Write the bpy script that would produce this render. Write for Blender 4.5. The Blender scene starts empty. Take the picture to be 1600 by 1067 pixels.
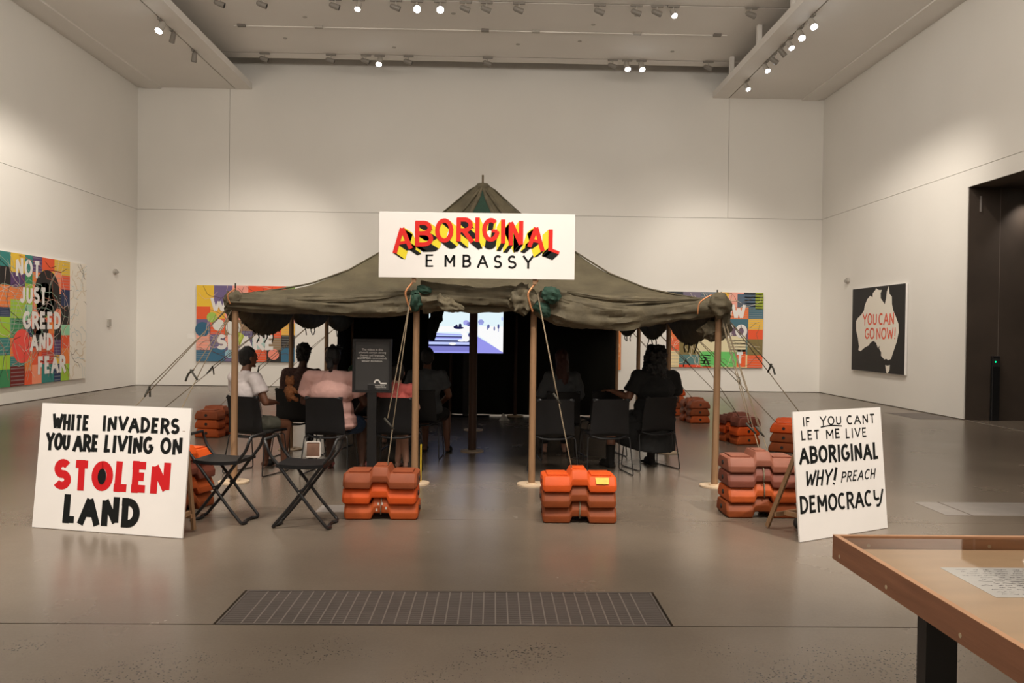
import bpy, bmesh, math, random
import numpy as np
from mathutils import Vector, Matrix, noise
random.seed(7)
PI = math.pi
SC = bpy.context.scene
COL = SC.collection

# ------------------------------------------------------------------ camera, world, exposure, lamps
cam_d = bpy.data.cameras.new('camera'); cam = bpy.data.objects.new('camera', cam_d); COL.objects.link(cam)
YAW, PITCH, ROLL, FOC = .0217, -.0124, .0124, 1290.
_f = Vector((math.sin(YAW)*math.cos(PITCH), math.cos(YAW)*math.cos(PITCH), math.sin(PITCH)))
_r = Vector((math.cos(YAW), -math.sin(YAW), 0)); _u = _r.cross(_f)
R_ = _r*math.cos(ROLL) + _u*math.sin(ROLL); U_ = -_r*math.sin(ROLL) + _u*math.cos(ROLL)
m = Matrix((R_, U_, -_f)).transposed().to_4x4(); m.translation = (0, 0, 1.6)
cam.matrix_world = m
cam_d.sensor_width = 36; cam_d.lens = FOC/1600*36; cam_d.clip_end = 200; cam_d.clip_start = .05
SC.camera = cam
SC.view_settings.view_transform = 'Standard'; SC.view_settings.look = 'None'
SC.view_settings.exposure = 0.64; SC.view_settings.gamma = 1.0
SC.view_settings.use_curve_mapping = False
SC.cycles.caustics_reflective = False; SC.cycles.caustics_refractive = False; SC.cycles.sample_clamp_indirect = 2.5

w = bpy.data.worlds.new('world'); SC.world = w; w.use_nodes = True
w.node_tree.nodes['Background'].inputs[0].default_value = (1, .93, .84, 1)
w.node_tree.nodes['Background'].inputs[1].default_value = 1.0

WARM = (1, .905, .79)
def lamp_spot(loc, target, energy, angle, blend=.6, size=.05, color=WARM, parent=None, name='spot_lamp'):
    l = bpy.data.lights.new(name, 'SPOT'); l.energy = energy; l.spot_size = math.radians(angle); l.spot_blend = blend
    l.shadow_soft_size = size; l.color = color
    o = bpy.data.objects.new(name, l); COL.objects.link(o)
    o.rotation_euler = (Vector(target)-Vector(loc)).to_track_quat('-Z', 'Y').to_euler(); o.location = loc
    if parent is not None:
        o.parent = parent; o.matrix_parent_inverse = parent_matrix(parent).inverted()
    return o
def lamp_area(loc, target, energy, sx, sy, color=WARM, name='area_lamp'):
    l = bpy.data.lights.new(name, 'AREA'); l.shape = 'RECTANGLE'; l.size = sx; l.size_y = sy; l.energy = energy; l.color = color
    o = bpy.data.objects.new(name, l); COL.objects.link(o); o.location = loc
    o.rotation_euler = (Vector(target)-Vector(loc)).to_track_quat('-Z', 'Y').to_euler()
    return o
# unseen soft area lamps added overhead to brighten the near floor and table
lamp_area((-4.5, 4.0, 8.5), (-4.0, 4.6, 0), 95, 1.2, 1.2)
lamp_area((3.8, 4.0, 8.5), (3.3, 4.6, 0), 95, 1.2, 1.2)
lamp_area((2.6, .2, 8.4), (1.9, 2.2, 0), 70, 1.2, 1.2)
lamp_area((-2.6, 1.0, 8.4), (-1.0, 3.5, 0), 40, 1.2, 1.2)
# unseen area lamps added to brighten the ceiling and upper back wall
lamp_area((-4.6, 9.5, 7.2), (-4.6, 20, 10.2), 120, 7, 1.0)
lamp_area((3.9, 9.5, 7.2), (3.9, 20, 10.2), 120, 7, 1.0)
lamp_area((-.3, 3.5, 7.0), (-.3, 7.5, 10.5), 100, 14, 1.0)
# wall washing spots of the unseen bays
for y_, e_ in ((13.2, 440), (14.6, 560)): lamp_spot((-6.3, y_, 8.4), (-9.76, y_+3.6, 1.7), e_, 70, 1)
for y_, e_ in ((14.4, 760), (12.8, 110)): lamp_spot((5.6, y_, 8.4), (9.05, y_+4.4, 1.9), e_, 70, 1)
for x_, e_ in ((-6.2, 270), (-2.6, 300), (1.2, 300), (4.8, 270)): lamp_spot((x_, 17.6, 8.4), (x_*1.1, 22.7, 1.6), e_, 66, 1)
# framing spots of the near track for the tent's front and the placards
lamp_spot((-2.4, 1.2, 8.4), (-.3, 8.4, 2.3), 280, 30, .8)
lamp_spot((3.0, 1.2, 8.4), (.2, 8.4, 2.3), 250, 30, .8)
lamp_spot((-5.2, 1.6, 8.4), (-3.7, 6.5, .5), 1800, 32, .9)
lamp_spot((5.0, 1.6, 8.4), (2.9, 6.5, .5), 1700, 26, .7)
lamp_spot((1.6, 5.2, 8.4), (1.6, 8.6, 0), 420, 40, .6)  # this pair is added to brighten the floor before the tent
lamp_spot((-1.8, 5.2, 8.4), (-1.8, 8.6, 0), 380, 40, .6)
lamp_spot((.4, 3.4, 8.4), (2.2, 8.3, 0), 620, 48, .8)
lamp_spot((-.4, 3.4, 8.4), (-1.4, 8.3, 0), 560, 48, .8)

# ------------------------------------------------------------------ helpers
def parent_matrix(o):
    M = Matrix.LocRotScale(o.location, o.rotation_euler, o.scale)
    if o.parent: M = parent_matrix(o.parent) @ M
    return M
def link(o, parent=None):
    COL.objects.link(o)
    if parent is not None: o.parent = parent
    return o
def tag(o, label=None, cat=None, group=None, kind=None):
    if label: o['label'] = label
    if cat: o['category'] = cat
    if group: o['group'] = group
    if kind: o['kind'] = kind
    return o
def empty(name, loc=(0, 0, 0), rz=0, label=None, cat=None, group=None, rx=0):
    o = bpy.data.objects.new(name, None); o.empty_display_size = .1; o.location = loc; o.rotation_euler = (rx, 0, rz)
    link(o); tag(o, label, cat, group); return o
class MB:
    def __init__(s): s.v = []; s.f = []; s.mi = []; s.fc = []
    def add(s, vs, fs, mi=0, M=None):
        b = len(s.v)
        for v in vs:
            v = Vector(v)
            s.v.append(M @ v if M else v)
        for f in fs: s.f.append([b+i for i in f]); s.mi.append(mi)
        return s
    def box(s, c, d, M=None, mi=0, bev=0):
        x, y, z = d[0]/2, d[1]/2, d[2]/2; c = Vector(c)
        if bev <= 0:
            vs = [c+Vector((a*x, b*y, e*z)) for a in (-1, 1) for b in (-1, 1) for e in (-1, 1)]
            fs = [(0, 1, 3, 2), (4, 6, 7, 5), (0, 4, 5, 1), (2, 3, 7, 6), (0, 2, 6, 4), (1, 5, 7, 3)]
            return s.add(vs, fs, mi, M)
        bm = bmesh.new(); bmesh.ops.create_cube(bm, size=1)
        for v in bm.verts: v.co = Vector((v.co.x*2*x, v.co.y*2*y, v.co.z*2*z))+c
        bmesh.ops.bevel(bm, geom=bm.edges[:], offset=bev, segments=2, affect='EDGES', profile=.5)
        bm.verts.index_update()
        s.add([v.co.copy() for v in bm.verts], [[v.index for v in f.verts] for f in bm.faces], mi, M); bm.free()
        return s
    def b2(s, lo, hi, **k):
        lo, hi = Vector(lo), Vector(hi); return s.box((lo+hi)/2, hi-lo, **k)
    def cyl(s, p0, p1, r0, r1=None, n=16, mi=0, M=None, caps=True):
        if r1 is None: r1 = r0
        p0, p1 = Vector(p0), Vector(p1); d = (p1-p0).normalized()
        a = d.orthogonal().normalized(); b = d.cross(a)
        vs = []
        for p, r in ((p0, r0), (p1, r1)):
            for i in range(n):
                t = 2*PI*i/n; vs.append(p+(a*math.cos(t)+b*math.sin(t))*r)
        fs = [(i, (i+1) % n, n+(i+1) % n, n+i) for i in range(n)]
        if caps: fs += [tuple(range(n-1, -1, -1)), tuple(range(n, 2*n))]
        return s.add(vs, fs, mi, M)
    def ell(s, c, r, n=16, m_=10, M=None, mi=0):
        vs = []; fs = []
        for j in range(1, m_):
            ph = PI*j/m_
            for i in range(n):
                t = 2*PI*i/n; vs.append((c[0]+r[0]*math.sin(ph)*math.cos(t), c[1]+r[1]*math.sin(ph)*math.sin(t), c[2]+r[2]*math.cos(ph)))
        top = len(vs); vs.append((c[0], c[1], c[2]+r[2])); bot = len(vs); vs.append((c[0], c[1], c[2]-r[2]))
        for j in range(m_-2):
            for i in range(n):
                fs.append((j*n+i, (j+1)*n+i, (j+1)*n+(i+1) % n, j*n+(i+1) % n))
        for i in range(n):
            fs.append((top, i, (i+1) % n)); k = (m_-2)*n; fs.append((bot, k+(i+1) % n, k+i))
        return s.add(vs, fs, mi, M)
    def cap(s, p0, r0, p1, r1, n=14, M=None):
        s.cyl(p0, p1, r0, r1, n, M=M); s.ell(p0, (r0,)*3, n, 8, M=M); s.ell(p1, (r1,)*3, n, 8, M=M); return s
    def tube(s, pts, r, n=8, mi=0, M=None, closed=False, rad=None):
        pts = [Vector(p) for p in pts]; N = len(pts); vs = []
        a = None
        for i in range(N):
            if closed: t = (pts[(i+1) % N]-pts[i-1])
            else: t = pts[min(i+1, N-1)]-pts[max(i-1, 0)]
            t.normalize()
            if a is None: a = t.orthogonal().normalized()
            else:
                a = a-t*a.dot(t); a.normalize()
            b = t.cross(a); rr = rad[i] if rad else r
            for k in range(n):
                q = 2*PI*k/n; vs.append(pts[i]+(a*math.cos(q)+b*math.sin(q))*rr)
        fs = []
        for i in range(N if closed else N-1):
            j = (i+1) % N
            for k in range(n): fs.append((i*n+k, i*n+(k+1) % n, j*n+(k+1) % n, j*n+k))
        if not closed: fs += [tuple(range(n-1, -1, -1)), tuple(range((N-1)*n, N*n))]
        return s.add(vs, fs, mi, M)
    def mesh(s, name, mats, smooth=False):
        me = bpy.data.meshes.new(name); me.from_pydata([tuple(v) for v in s.v], [], s.f); 
        if not isinstance(mats, (list, tuple)): mats = [mats]
        for m_ in mats: me.materials.append(m_)
        if len(mats) > 1: me.polygons.foreach_set('material_index', s.mi)
        me.update()
        if smooth: me.polygons.foreach_set('use_smooth', [True]*len(me.polygons))
        return me
    def obj(s, name, mats, parent=None, smooth=False, auto=None):
        me = s.mesh(name, mats, smooth or auto is not None)
        if auto is not None: me.set_sharp_from_angle(angle=math.radians(auto))
        return link(bpy.data.objects.new(name, me), parent)
def fixn(o):
    bm = bmesh.new(); bm.from_mesh(o.data); bmesh.ops.recalc_face_normals(bm, faces=bm.faces); bm.to_mesh(o.data); bm.free(); return o
def bez(pts, n=8):
    """Catmull-Rom through the points"""
    P = [Vector(p) for p in pts]; out = []
    for i in range(len(P)-1):
        p0, p1, p2, p3 = P[max(i-1, 0)], P[i], P[i+1], P[min(i+2, len(P)-1)]
        for k in range(n):
            t = k/n
            out.append(.5*((2*p1)+(-p0+p2)*t+(2*p0-5*p1+4*p2-p3)*t*t+(-p0+3*p1-3*p2+p3)*t**3))
    out.append(P[-1]); return out
def rnd_path(pts, r=.04, n=4):
    """polyline with rounded corners"""
    P = [Vector(p) for p in pts]; out = [P[0]]
    for i in range(1, len(P)-1):
        a, b, c = P[i-1], P[i], P[i+1]
        da = (a-b); dc = (c-b); rr = min(r, da.length*.45, dc.length*.45)
        s0 = b+da.normalized()*rr; s1 = b+dc.normalized()*rr
        for k in range(n+1):
            t = k/n; out.append(s0*(1-t)**2+b*2*t*(1-t)+s1*t*t)
    out.append(P[-1]); return out

# ------------------------------------------------------------------ materials
def srgb(r, g, b):
    f = lambda c: (c/255/12.92) if c/255 <= .04045 else ((c/255+.055)/1.055)**2.4
    return (f(r), f(g), f(b), 1)
def mat(name, c, rough=.6, var=.0, scale=6, bump=0, bscale=40, metal=0, spec=.5, stretch=None, emit=None, coat=0):
    m = bpy.data.materials.new(name); m.use_nodes = True; nt = m.node_tree; b = nt.nodes['Principled BSDF']
    b.inputs['Base Color'].default_value = c; b.inputs['Roughness'].default_value = rough
    b.inputs['Metallic'].default_value = metal; b.inputs['Specular IOR Level'].default_value = spec
    b.inputs['Coat Weight'].default_value = coat
    if emit:
        b.inputs['Emission Color'].default_value = emit[0]; b.inputs['Emission Strength'].default_value = emit[1]
    tc = nt.nodes.new('ShaderNodeTexCoord'); src = tc.outputs['Object']
    if stretch:
        mp = nt.nodes.new('ShaderNodeMapping'); mp.inputs['Scale'].default_value = stretch
        nt.links.new(src, mp.inputs[0]); src = mp.outputs[0]
    if var > 0:
        n = nt.nodes.new('ShaderNodeTexNoise'); n.inputs['Scale'].default_value = scale; n.inputs['Detail'].default_value = 5
        nt.links.new(src, n.inputs['Vector'])
        r = nt.nodes.new('ShaderNodeMapRange'); r.inputs[1].default_value = .3; r.inputs[2].default_value = .7
        r.inputs[3].default_value = 1-var; r.inputs[4].default_value = 1+var
        nt.links.new(n.outputs['Fac'], r.inputs[0])
        mx = nt.nodes.new('ShaderNodeMix'); mx.data_type = 'RGBA'; mx.blend_type = 'MULTIPLY'; mx.inputs[0].default_value = 1
        mx.inputs[6].default_value = c; nt.links.new(r.outputs[0], mx.inputs[7]); nt.links.new(mx.outputs[2], b.inputs['Base Color'])
    if bump > 0:
        n2 = nt.nodes.new('ShaderNodeTexNoise'); n2.inputs['Scale'].default_value = bscale; n2.inputs['Detail'].default_value = 4
        nt.links.new(src, n2.inputs['Vector'])
        bp = nt.nodes.new('ShaderNodeBump'); bp.inputs['Strength'].default_value = bump; bp.inputs['Distance'].default_value = .01
        nt.links.new(n2.outputs['Fac'], bp.inputs['Height']); nt.links.new(bp.outputs[0], b.inputs['Normal'])
    return m
def mat_attr(name, rough=.6, emit=0):
    m = bpy.data.materials.new(name); m.use_nodes = True; nt = m.node_tree; b = nt.nodes['Principled BSDF']
    a = nt.nodes.new('ShaderNodeVertexColor'); a.layer_name = 'Col'
    if emit:
        b.inputs['Base Color'].default_value = (0, 0, 0, 1); nt.links.new(a.outputs[0], b.inputs['Emission Color']); b.inputs['Emission Strength'].default_value = emit
    else: nt.links.new(a.outputs[0], b.inputs['Base Color'])
    b.inputs['Roughness'].default_value = rough
    return m
M = {}
M['wall'] = mat('wall_paint', (.80, .775, .73, 1), .75, .015, .8)
M['ceil'] = mat('ceiling_paint', (.80, .765, .72, 1), .8, .02, .7)
M['gap'] = mat('joint_shadow', (.16, .13, .11, 1), .9)
M['beam'] = mat('beam_paint', (.80, .765, .72, 1), .7, .02, 2)
M['track'] = mat('track_grey', (.20, .18, .16, 1), .6)
M['brownwall'] = mat('dark_brown_panel', (.060, .044, .034, 1), .55, .15, 1.5)
M['black'] = mat('black_plastic', (.008, .008, .009, 1), .45, .1, 8, spec=.3)
M['blackmetal'] = mat('black_metal', (.010, .010, .011, 1), .35)
M['rubber'] = mat('black_rubber', (.015, .014, .013, 1), .7)
M['board'] = mat('white_board', (.80, .775, .755, 1), .6, .02, 3)
M['inkblack'] = mat('black_paint', (.007, .008, .008, 1), .6, spec=.2)
M['inkred'] = mat('red_paint', (.56, .012, .016, 1), .6, spec=.25)
M['signred'] = mat('sign_red', (.66, .020, .014, 1), .6, spec=.25)
M['signyellow'] = mat('sign_yellow', (.76, .62, .03, 1), .6, spec=.25)
M['inkorange'] = mat('orange_paint', (.80, .12, .06, 1), .6)
M['canvas'] = mat('olive_canvas', (.096, .080, .047, 1), .8, .30, 3.2, .6, 22)
M['canvas2'] = mat('olive_canvas_roll', (.100, .083, .050, 1), .8, .28, 7, .8, 16)
M['canvasdark'] = mat('dark_canvas', (.010, .010, .007, 1), .95, .1, 3)  # near-black colour stands in for the shade inside the tent
M['greencloth'] = mat('dark_green_cloth', (.012, .045, .028, 1), .8, .2, 20, .3, 60)
M['pole'] = mat('pale_timber', (.27, .155, .080, 1), .55, .18, 5, .1, 30, stretch=(9, 9, .6))
M['poledark'] = mat('dark_timber', (.07, .032, .018, 1), .6, .2, 5, stretch=(9, 9, .6))
M['disc'] = mat('plywood_disc', (.60, .46, .32, 1), .6, .08, 6)
M['rope'] = mat('tan_rope', (.20, .155, .10, 1), .85, .2, 60, .4, 160)
M['copper'] = mat('copper_wire', (.62, .28, .13, 1), .4, .2, 60, metal=.5)
M['toggle'] = mat('dark_toggle', (.03, .028, .02, 1), .6)
M['oak'] = mat('case_timber', (.52, .29, .17, 1), .42, .16, 3, .08, 20, stretch=(1, 1, 9))
M['oakside'] = mat('case_timber_shaded', (.30, .135, .075, 1), .5, .2, 4, .08, 20, stretch=(7, .5, 7))  # darker copy of the case timber, shade of the side faces in its colour
M['plyfloor'] = mat('case_plywood', (.74, .50, .30, 1), .5, .09, 2.2, stretch=(1, 4, 1))
M['rim'] = mat('case_timber_lit', (.62, .34, .19, 1), .4, .1, 5)  # paler copy of the case timber, highlight of the rim top in its colour
M['plug'] = mat('pale_plug', (.62, .50, .34, 1), .5)
M['paper'] = mat('paper', (.84, .82, .78, 1), .7, .03, 8)
M['pencil'] = mat('pencil_ink', (.20, .18, .20, 1), .8)
M['screenframe'] = mat('screen_frame', (.006, .006, .007, 1), .4)
M['signpanel'] = mat('charcoal_poster', (.035, .034, .034, 1), .45, .1, 3)
M['signtext'] = mat('white_print', (.62, .60, .57, 1), .6)
M['grille'] = mat('grille_metal', (.135, .115, .105, 1), .5, .12, 5, metal=.3)
M['grilleline'] = mat('grille_bright_bar', (.22, .19, .17, 1), .45, metal=.3)
M['hatch'] = mat('hatch_steel', (.33, .30, .28, 1), .35, .08, 6, metal=.3)
M['fixture'] = mat('fixture_grey', (.42, .39, .35, 1), .5)
M['fixturedark'] = mat('fixture_dark', (.22, .20, .175, 1), .5)
M['lens'] = mat('lamp_lens', (1, 1, 1, 1), .3, emit=((.97, 1, 1, 1), 30))
M['teddy'] = mat('teddy_plush', (.33, .13, .05, 1), .95, .3, 60, .6, 120)
M['skin_d'] = mat('skin_deep_brown', (.085, .036, .021, 1), .5, .08, 12)
M['skin_m'] = mat('skin_brown', (.16, .066, .036, 1), .5, .08, 12)
M['skin_l'] = mat('skin_fair', (.50, .27, .19, 1), .5, .08, 12)
M['tee_w'] = mat('white_cotton', (.66, .60, .60, 1), .85, .05, 8, .5, 14)
M['tee_p'] = mat('pink_cotton', (.62, .365, .325, 1), .85, .06, 8, .6, 12)
M['tee_p2'] = mat('coral_cotton', (.75, .16, .14, 1), .85, .06, 8, .4, 14)
M['lace'] = mat('dark_brown_lace', (.060, .026, .020, 1), .85, .5, 55, .5, 60)
M['green'] = mat('dark_green_cotton', (.010, .05, .022, 1), .85, .1, 8, .4, 14)
M['greytop'] = mat('grey_cotton', (.07, .075, .08, 1), .85, .1, 8, .4, 14)
M['blackcloth'] = mat('black_cloth', (.006, .006, .006, 1), .9, .1, 8, .4, 14)
M['satin'] = mat('grey_satin', (.105, .105, .082, 1), .38, .15, 8, .5, 10)
M['denim'] = mat('blue_denim', (.028, .06, .13, 1), .85, .2, 40, .4, 80)
M['hair_b'] = mat('black_hair', (.005, .004, .004, 1), .45, .3, 30, .6, 60, stretch=(6, 6, 1))
M['hair_a'] = mat('auburn_hair', (.055, .014, .008, 1), .5, .4, 30, .6, 60, stretch=(6, 6, 1))
M['hair_l'] = mat('light_brown_hair', (.13, .07, .035, 1), .5, .4, 30, .6, 60, stretch=(6, 6, 1))
M['eye'] = mat('eye_dark', (.01, .006, .005, 1), .2)
M['lips'] = mat('lips', (.20, .05, .04, 1), .5)
M['sandal'] = mat('pink_sandal', (.50, .16, .15, 1), .6)
M['bagtan'] = mat('tan_bag', (.17, .09, .06, 1), .7, .15, 12)
M['bagwhite'] = mat('white_trim', (.60, .54, .50, 1), .6)
M['yellow'] = mat('yellow_sticker', (.62, .43, .02, 1), .5, .15, 30)
M['steel'] = mat('bright_steel', (.5, .48, .45, 1), .3, metal=.9)
M['led'] = mat('green_led', (0, .2, .08, 1), .4, emit=((0, 1, .35, 1), 1.2))
M['attr'] = mat_attr('painted_canvas', .7)
M['attr_emit'] = mat_attr('screen_picture', .3, .62)
def orange(name, c, dirt=.12): return mat(name, tuple(q*.82 for q in c[:3])+(1,), .55, dirt, 9, .12, 30, spec=.3)
OR = dict(bright=orange('orange_plastic', (.76, .105, .014, 1), .08), mid=orange('orange_plastic_worn', (.52, .098, .020, 1), .14),
          deep=orange('orange_plastic_dull', (.27, .060, .014, 1), .14), dusty=orange('brick_plastic', (.34, .085, .032, 1), .12),
          pink=orange('faded_plastic', (.31, .110, .068, 1), .10), pinkred=orange('faded_red_plastic', (.22, .064, .040, 1), .12))
# glass: clear with a reflecting skin
g = bpy.data.materials.new('clear_acrylic'); g.use_nodes = True; nt = g.node_tree; nt.nodes.clear()
o_ = nt.nodes.new('ShaderNodeOutputMaterial'); mx = nt.nodes.new('ShaderNodeMixShader'); fr = nt.nodes.new('ShaderNodeFresnel'); fr.inputs[0].default_value = 1.45
tr = nt.nodes.new('ShaderNodeBsdfTransparent'); gl = nt.nodes.new('ShaderNodeBsdfGlossy'); gl.inputs['Roughness'].default_value = .03
nt.links.new(fr.outputs[0], mx.inputs[0]); nt.links.new(tr.outputs[0], mx.inputs[1]); nt.links.new(gl.outputs[0], mx.inputs[2]); nt.links.new(mx.outputs[0], o_.inputs[0])
M['glass'] = g
# polished concrete floor
fl = bpy.data.materials.new('polished_concrete'); fl.use_nodes = True; nt = fl.node_tree; b = nt.nodes['Principled BSDF']
geo = nt.nodes.new('ShaderNodeNewGeometry')
n1 = nt.nodes.new('ShaderNodeTexNoise'); n1.inputs['Scale'].default_value = .55; n1.inputs['Detail'].default_value = 6; n1.inputs['Roughness'].default_value = .6
n2 = nt.nodes.new('ShaderNodeTexNoise'); n2.inputs['Scale'].default_value = 60; n2.inputs['Detail'].default_value = 3
vo = nt.nodes.new('ShaderNodeTexVoronoi'); vo.inputs['Scale'].default_value = 55
n3 = nt.nodes.new('ShaderNodeTexNoise'); n3.inputs['Scale'].default_value = 1.9; n3.inputs['Detail'].default_value = 4
for n in (n1, n2, vo, n3): nt.links.new(geo.outputs['Position'], n.inputs['Vector'])
cr = nt.nodes.new('ShaderNodeValToRGB'); cr.color_ramp.elements[0].position = .3; cr.color_ramp.elements[0].color = (.135, .108, .084, 1)
cr.color_ramp.elements[1].position = .72; cr.color_ramp.elements[1].color = (.190, .154, .120, 1)
nt.links.new(n1.outputs['Fac'], cr.inputs[0])
# small dark pits in patches, on the slab in front of the grille
t = nt.nodes.new('ShaderNodeMath'); t.operation = 'LESS_THAN'; nt.links.new(vo.outputs['Distance'], t.inputs[0])
pm = nt.nodes.new('ShaderNodeMapRange'); pm.inputs[1].default_value = .40; pm.inputs[2].default_value = .72; pm.inputs[3].default_value = .04; pm.inputs[4].default_value = .40
nt.links.new(n3.outputs['Fac'], pm.inputs[0])
sep = nt.nodes.new('ShaderNodeSeparateXYZ'); nt.links.new(geo.outputs['Position'], sep.inputs[0])
ym = nt.nodes.new('ShaderNodeMapRange'); ym.inputs[1].default_value = 4.45; ym.inputs[2].default_value = 4.1; ym.inputs[3].default_value = .0; ym.inputs[4].default_value = 1
nt.links.new(sep.outputs['Y'], ym.inputs[0])
mm = nt.nodes.new('ShaderNodeMath'); mm.operation = 'MULTIPLY'; nt.links.new(pm.outputs[0], mm.inputs[0]); nt.links.new(ym.outputs[0], mm.inputs[1])
nt.links.new(mm.outputs[0], t.inputs[1])
mxx = nt.nodes.new('ShaderNodeMix'); mxx.data_type = 'RGBA'; mxx.inputs[7].default_value = (.05, .04, .035, 1)
nt.links.new(t.outputs[0], mxx.inputs[0]); nt.links.new(cr.outputs[0], mxx.inputs[6])
mf = nt.nodes.new('ShaderNodeMix'); mf.data_type = 'RGBA'; mf.blend_type = 'MULTIPLY'; mf.inputs[0].default_value = 1
r2 = nt.nodes.new('ShaderNodeMapRange'); r2.inputs[3].default_value = .9; r2.inputs[4].default_value = 1.1; nt.links.new(n2.outputs['Fac'], r2.inputs[0])
nt.links.new(mxx.outputs[2], mf.inputs[6]); nt.links.new(r2.outputs[0], mf.inputs[7]); nt.links.new(mf.outputs[2], b.inputs['Base Color'])
rr = nt.nodes.new('ShaderNodeMapRange'); rr.inputs[3].default_value = .20; rr.inputs[4].default_value = .32; nt.links.new(n1.outputs['Fac'], rr.inputs[0])
nt.links.new(rr.outputs[0], b.inputs['Roughness']); b.inputs['Specular IOR Level'].default_value = .55
M['floor'] = fl

# ------------------------------------------------------------------ the hall
XL, XR, YB, ZJ, ZC, ZU = -9.76, 9.05, 22.75, 4.80, 8.11, 8.70
YF = -4.5
def struct(name, mb, m, parent=None, **k):
    o = mb.obj(name, m, parent, **k)
    if parent is None: o['kind'] = 'structure'
    return o
fl_base = struct('floor', MB().b2((XL-.3, YF, -.30), (XR+6, YB+.3, -.05)), M['gap'])
G = .006
ys = [YF, 4.467, 6.98, 11.2, 15.72, YB+.2]
for i in range(5):
    x1 = XR+5.5 if 1 <= i <= 3 else XR+.2
    if i == 0:
        MB().b2((XL-.2, ys[0], -.05), (XR+.2, ys[1]-G, 0)).obj('slab', M['floor'], fl_base)
    elif i == 1:   # slab cut around the grille pit
        mb = MB(); mb.b2((XL-.2, ys[1]+G, -.05), (-1.50, 5.06, 0)); mb.b2((1.0, ys[1]+G, -.05), (x1, 5.06, 0)); mb.b2((XL-.2, 5.06, -.05), (x1, ys[2]-G/2, 0))
        mb.obj('slab', M['floor'], fl_base)
    else: MB().b2((XL-.2, ys[i]+G/2, -.05), (x1, ys[i+1]-G/2, 0)).obj('slab', M['floor'], fl_base)

# walls: dark backing with painted panels standing proud, joints open
wb = struct('wall_back', MB().b2((XL-.3, YB+.02, 0), (XR+.3, YB+.2, 9.6)), M['gap'])
g2 = .0045
def wpanel(lo, hi, par): return MB().b2(lo, hi).obj('panel', M['wall'], par)
wpanel((XL, YB, .016), (XR, YB+.02, ZJ-g2), wb)
wpanel((XL, YB, ZJ+g2), (-7.28-g2, YB+.02, 9.6), wb); wpanel((-7.28+g2, YB, ZJ+g2), (6.42-g2, YB+.02, 9.6), wb); wpanel((6.42+g2, YB, ZJ+g2), (XR, YB+.02, 9.6), wb)
wl = struct('wall_left', MB().b2((XL-.2, YF, 0), (XL-.02, YB, 9.6)), M['gap'])
wpanel((XL-.02, YF, .016), (XL, YB, ZJ-g2), wl); wpanel((XL-.02, YF, ZJ+g2), (XL, YB, 9.6), wl)
DY0, DY1, DZ = 9.2, 15.68, 4.47
wr = MB(); wr.b2((XR+.02, YF, 0), (XR+.5, DY0, 9.6)); wr.b2((XR+.02, DY1, 0), (XR+.5, YB, 9.6)); wr.b2((XR+.02, DY0, DZ), (XR+.5, DY1, 9.6))
wr = struct('wall_right', wr, M['gap'])
wpanel((XR, YF, .016), (XR+.02, DY0, ZJ-g2), wr); wpanel((XR, DY1, .016), (XR+.02, YB, ZJ-g2), wr)
wpanel((XR, DY0, DZ), (XR+.02, DY1, ZJ-g2), wr); wpanel((XR, YF, ZJ+g2), (XR+.02, YB, 9.6), wr)
# dark side passage behind the big opening
struct('wall_passage', MB().b2((XR+.021, DY1-.03, 0), (XR+6, DY1-.001, DZ-.001)), M['brownwall'])
struct('wall_passage_side', MB().b2((XR+5.8, DY0-.2, 0), (XR+6, DY1, DZ+.3)), M['brownwall'])
struct('wall_passage_near', MB().b2((XR+.5, DY0-.2, 0), (XR+5.8, DY0, DZ+.3)), M['brownwall'])
struct('ceiling_passage', MB().b2((XR+.5, DY0, DZ), (XR+5.8, DY1, DZ+.2)), M['brownwall'])
struct('trim_threshold', MB().b2((XR+.02, DY0, 0), (XR+.05, DY1, .004)), M['steel'])
struct('trim_panel_joint', MB().b2((XR+.62, DY1-.034, .02), (XR+.628, DY1-.03, DZ-.02)), M['gap'])
struct('wall_front_unseen', MB().b2((XL, YF-.2, 0), (XR, YF, 5.6)), M['wall'])  # unseen wall, kept low so ambient light enters only above it
# ceilings
LT, RT = -7.13, 6.40            # track lines of the two side bays
cl = struct('ceiling_left', MB().b2((XL, YF, ZC), (LT-.02, YB, ZC+.16)), M['ceil'])
cr_ = struct('ceiling_right', MB().b2((RT+.02, YF, ZC), (XR, YB, ZC+.16)), M['ceil'])
for par, xs in ((cl, (-9.35, -8.25)), (cr_, (8.65, 7.45))):
    for x in xs[:1]: MB().b2((x-.22, YF, ZC-.035), (x+.22, YB-.002, ZC)).obj('bulkhead', M['ceil'], par)
struct('trim_1', MB().b2((LT-.02, YF, ZC+.03), (LT+.02, YB-.35, ZC+.1)), M['track'])
struct('trim_2', MB().b2((RT-.02, YF, ZC+.03), (RT+.02, YB-.35, ZC+.1)), M['track'])
for nm, x0, x1 in (('ceiling_beam_left', LT+.02, LT+.45), ('ceiling_beam_right', RT-.45, RT-.02)):
    o = struct(nm, MB().b2((x0, YF, ZC-.01), (x1, YB-.002, ZC+.16)), M['beam'])
    xh = x1-.06 if x0 < 0 else x0+.06
    for y in [] if x0 < 0 else [18.95-2.2*k for k in range(8)]+[21.15]:
        MB().b2((xh-.05, y-.06, ZC+.16), (xh+.05, y+.06, 9.4)).obj('hanger', M['beam'], o)
cu = struct('ceiling_upper', MB().b2((LT-.1, YF, ZU), (RT+.1, 17.88, ZU+.2)).b2((LT-.1, 17.94, ZU), (RT+.1, 21.48, ZU+.2)).b2((LT-.1, 21.54, ZU), (RT+.1, 21.92, ZU+.2)), M['ceil'])
MB().b2((-6.2, 19.60, ZU-.02), (5.45, 19.66, ZU)).obj('service_rail', M['beam'], cu)
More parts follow.
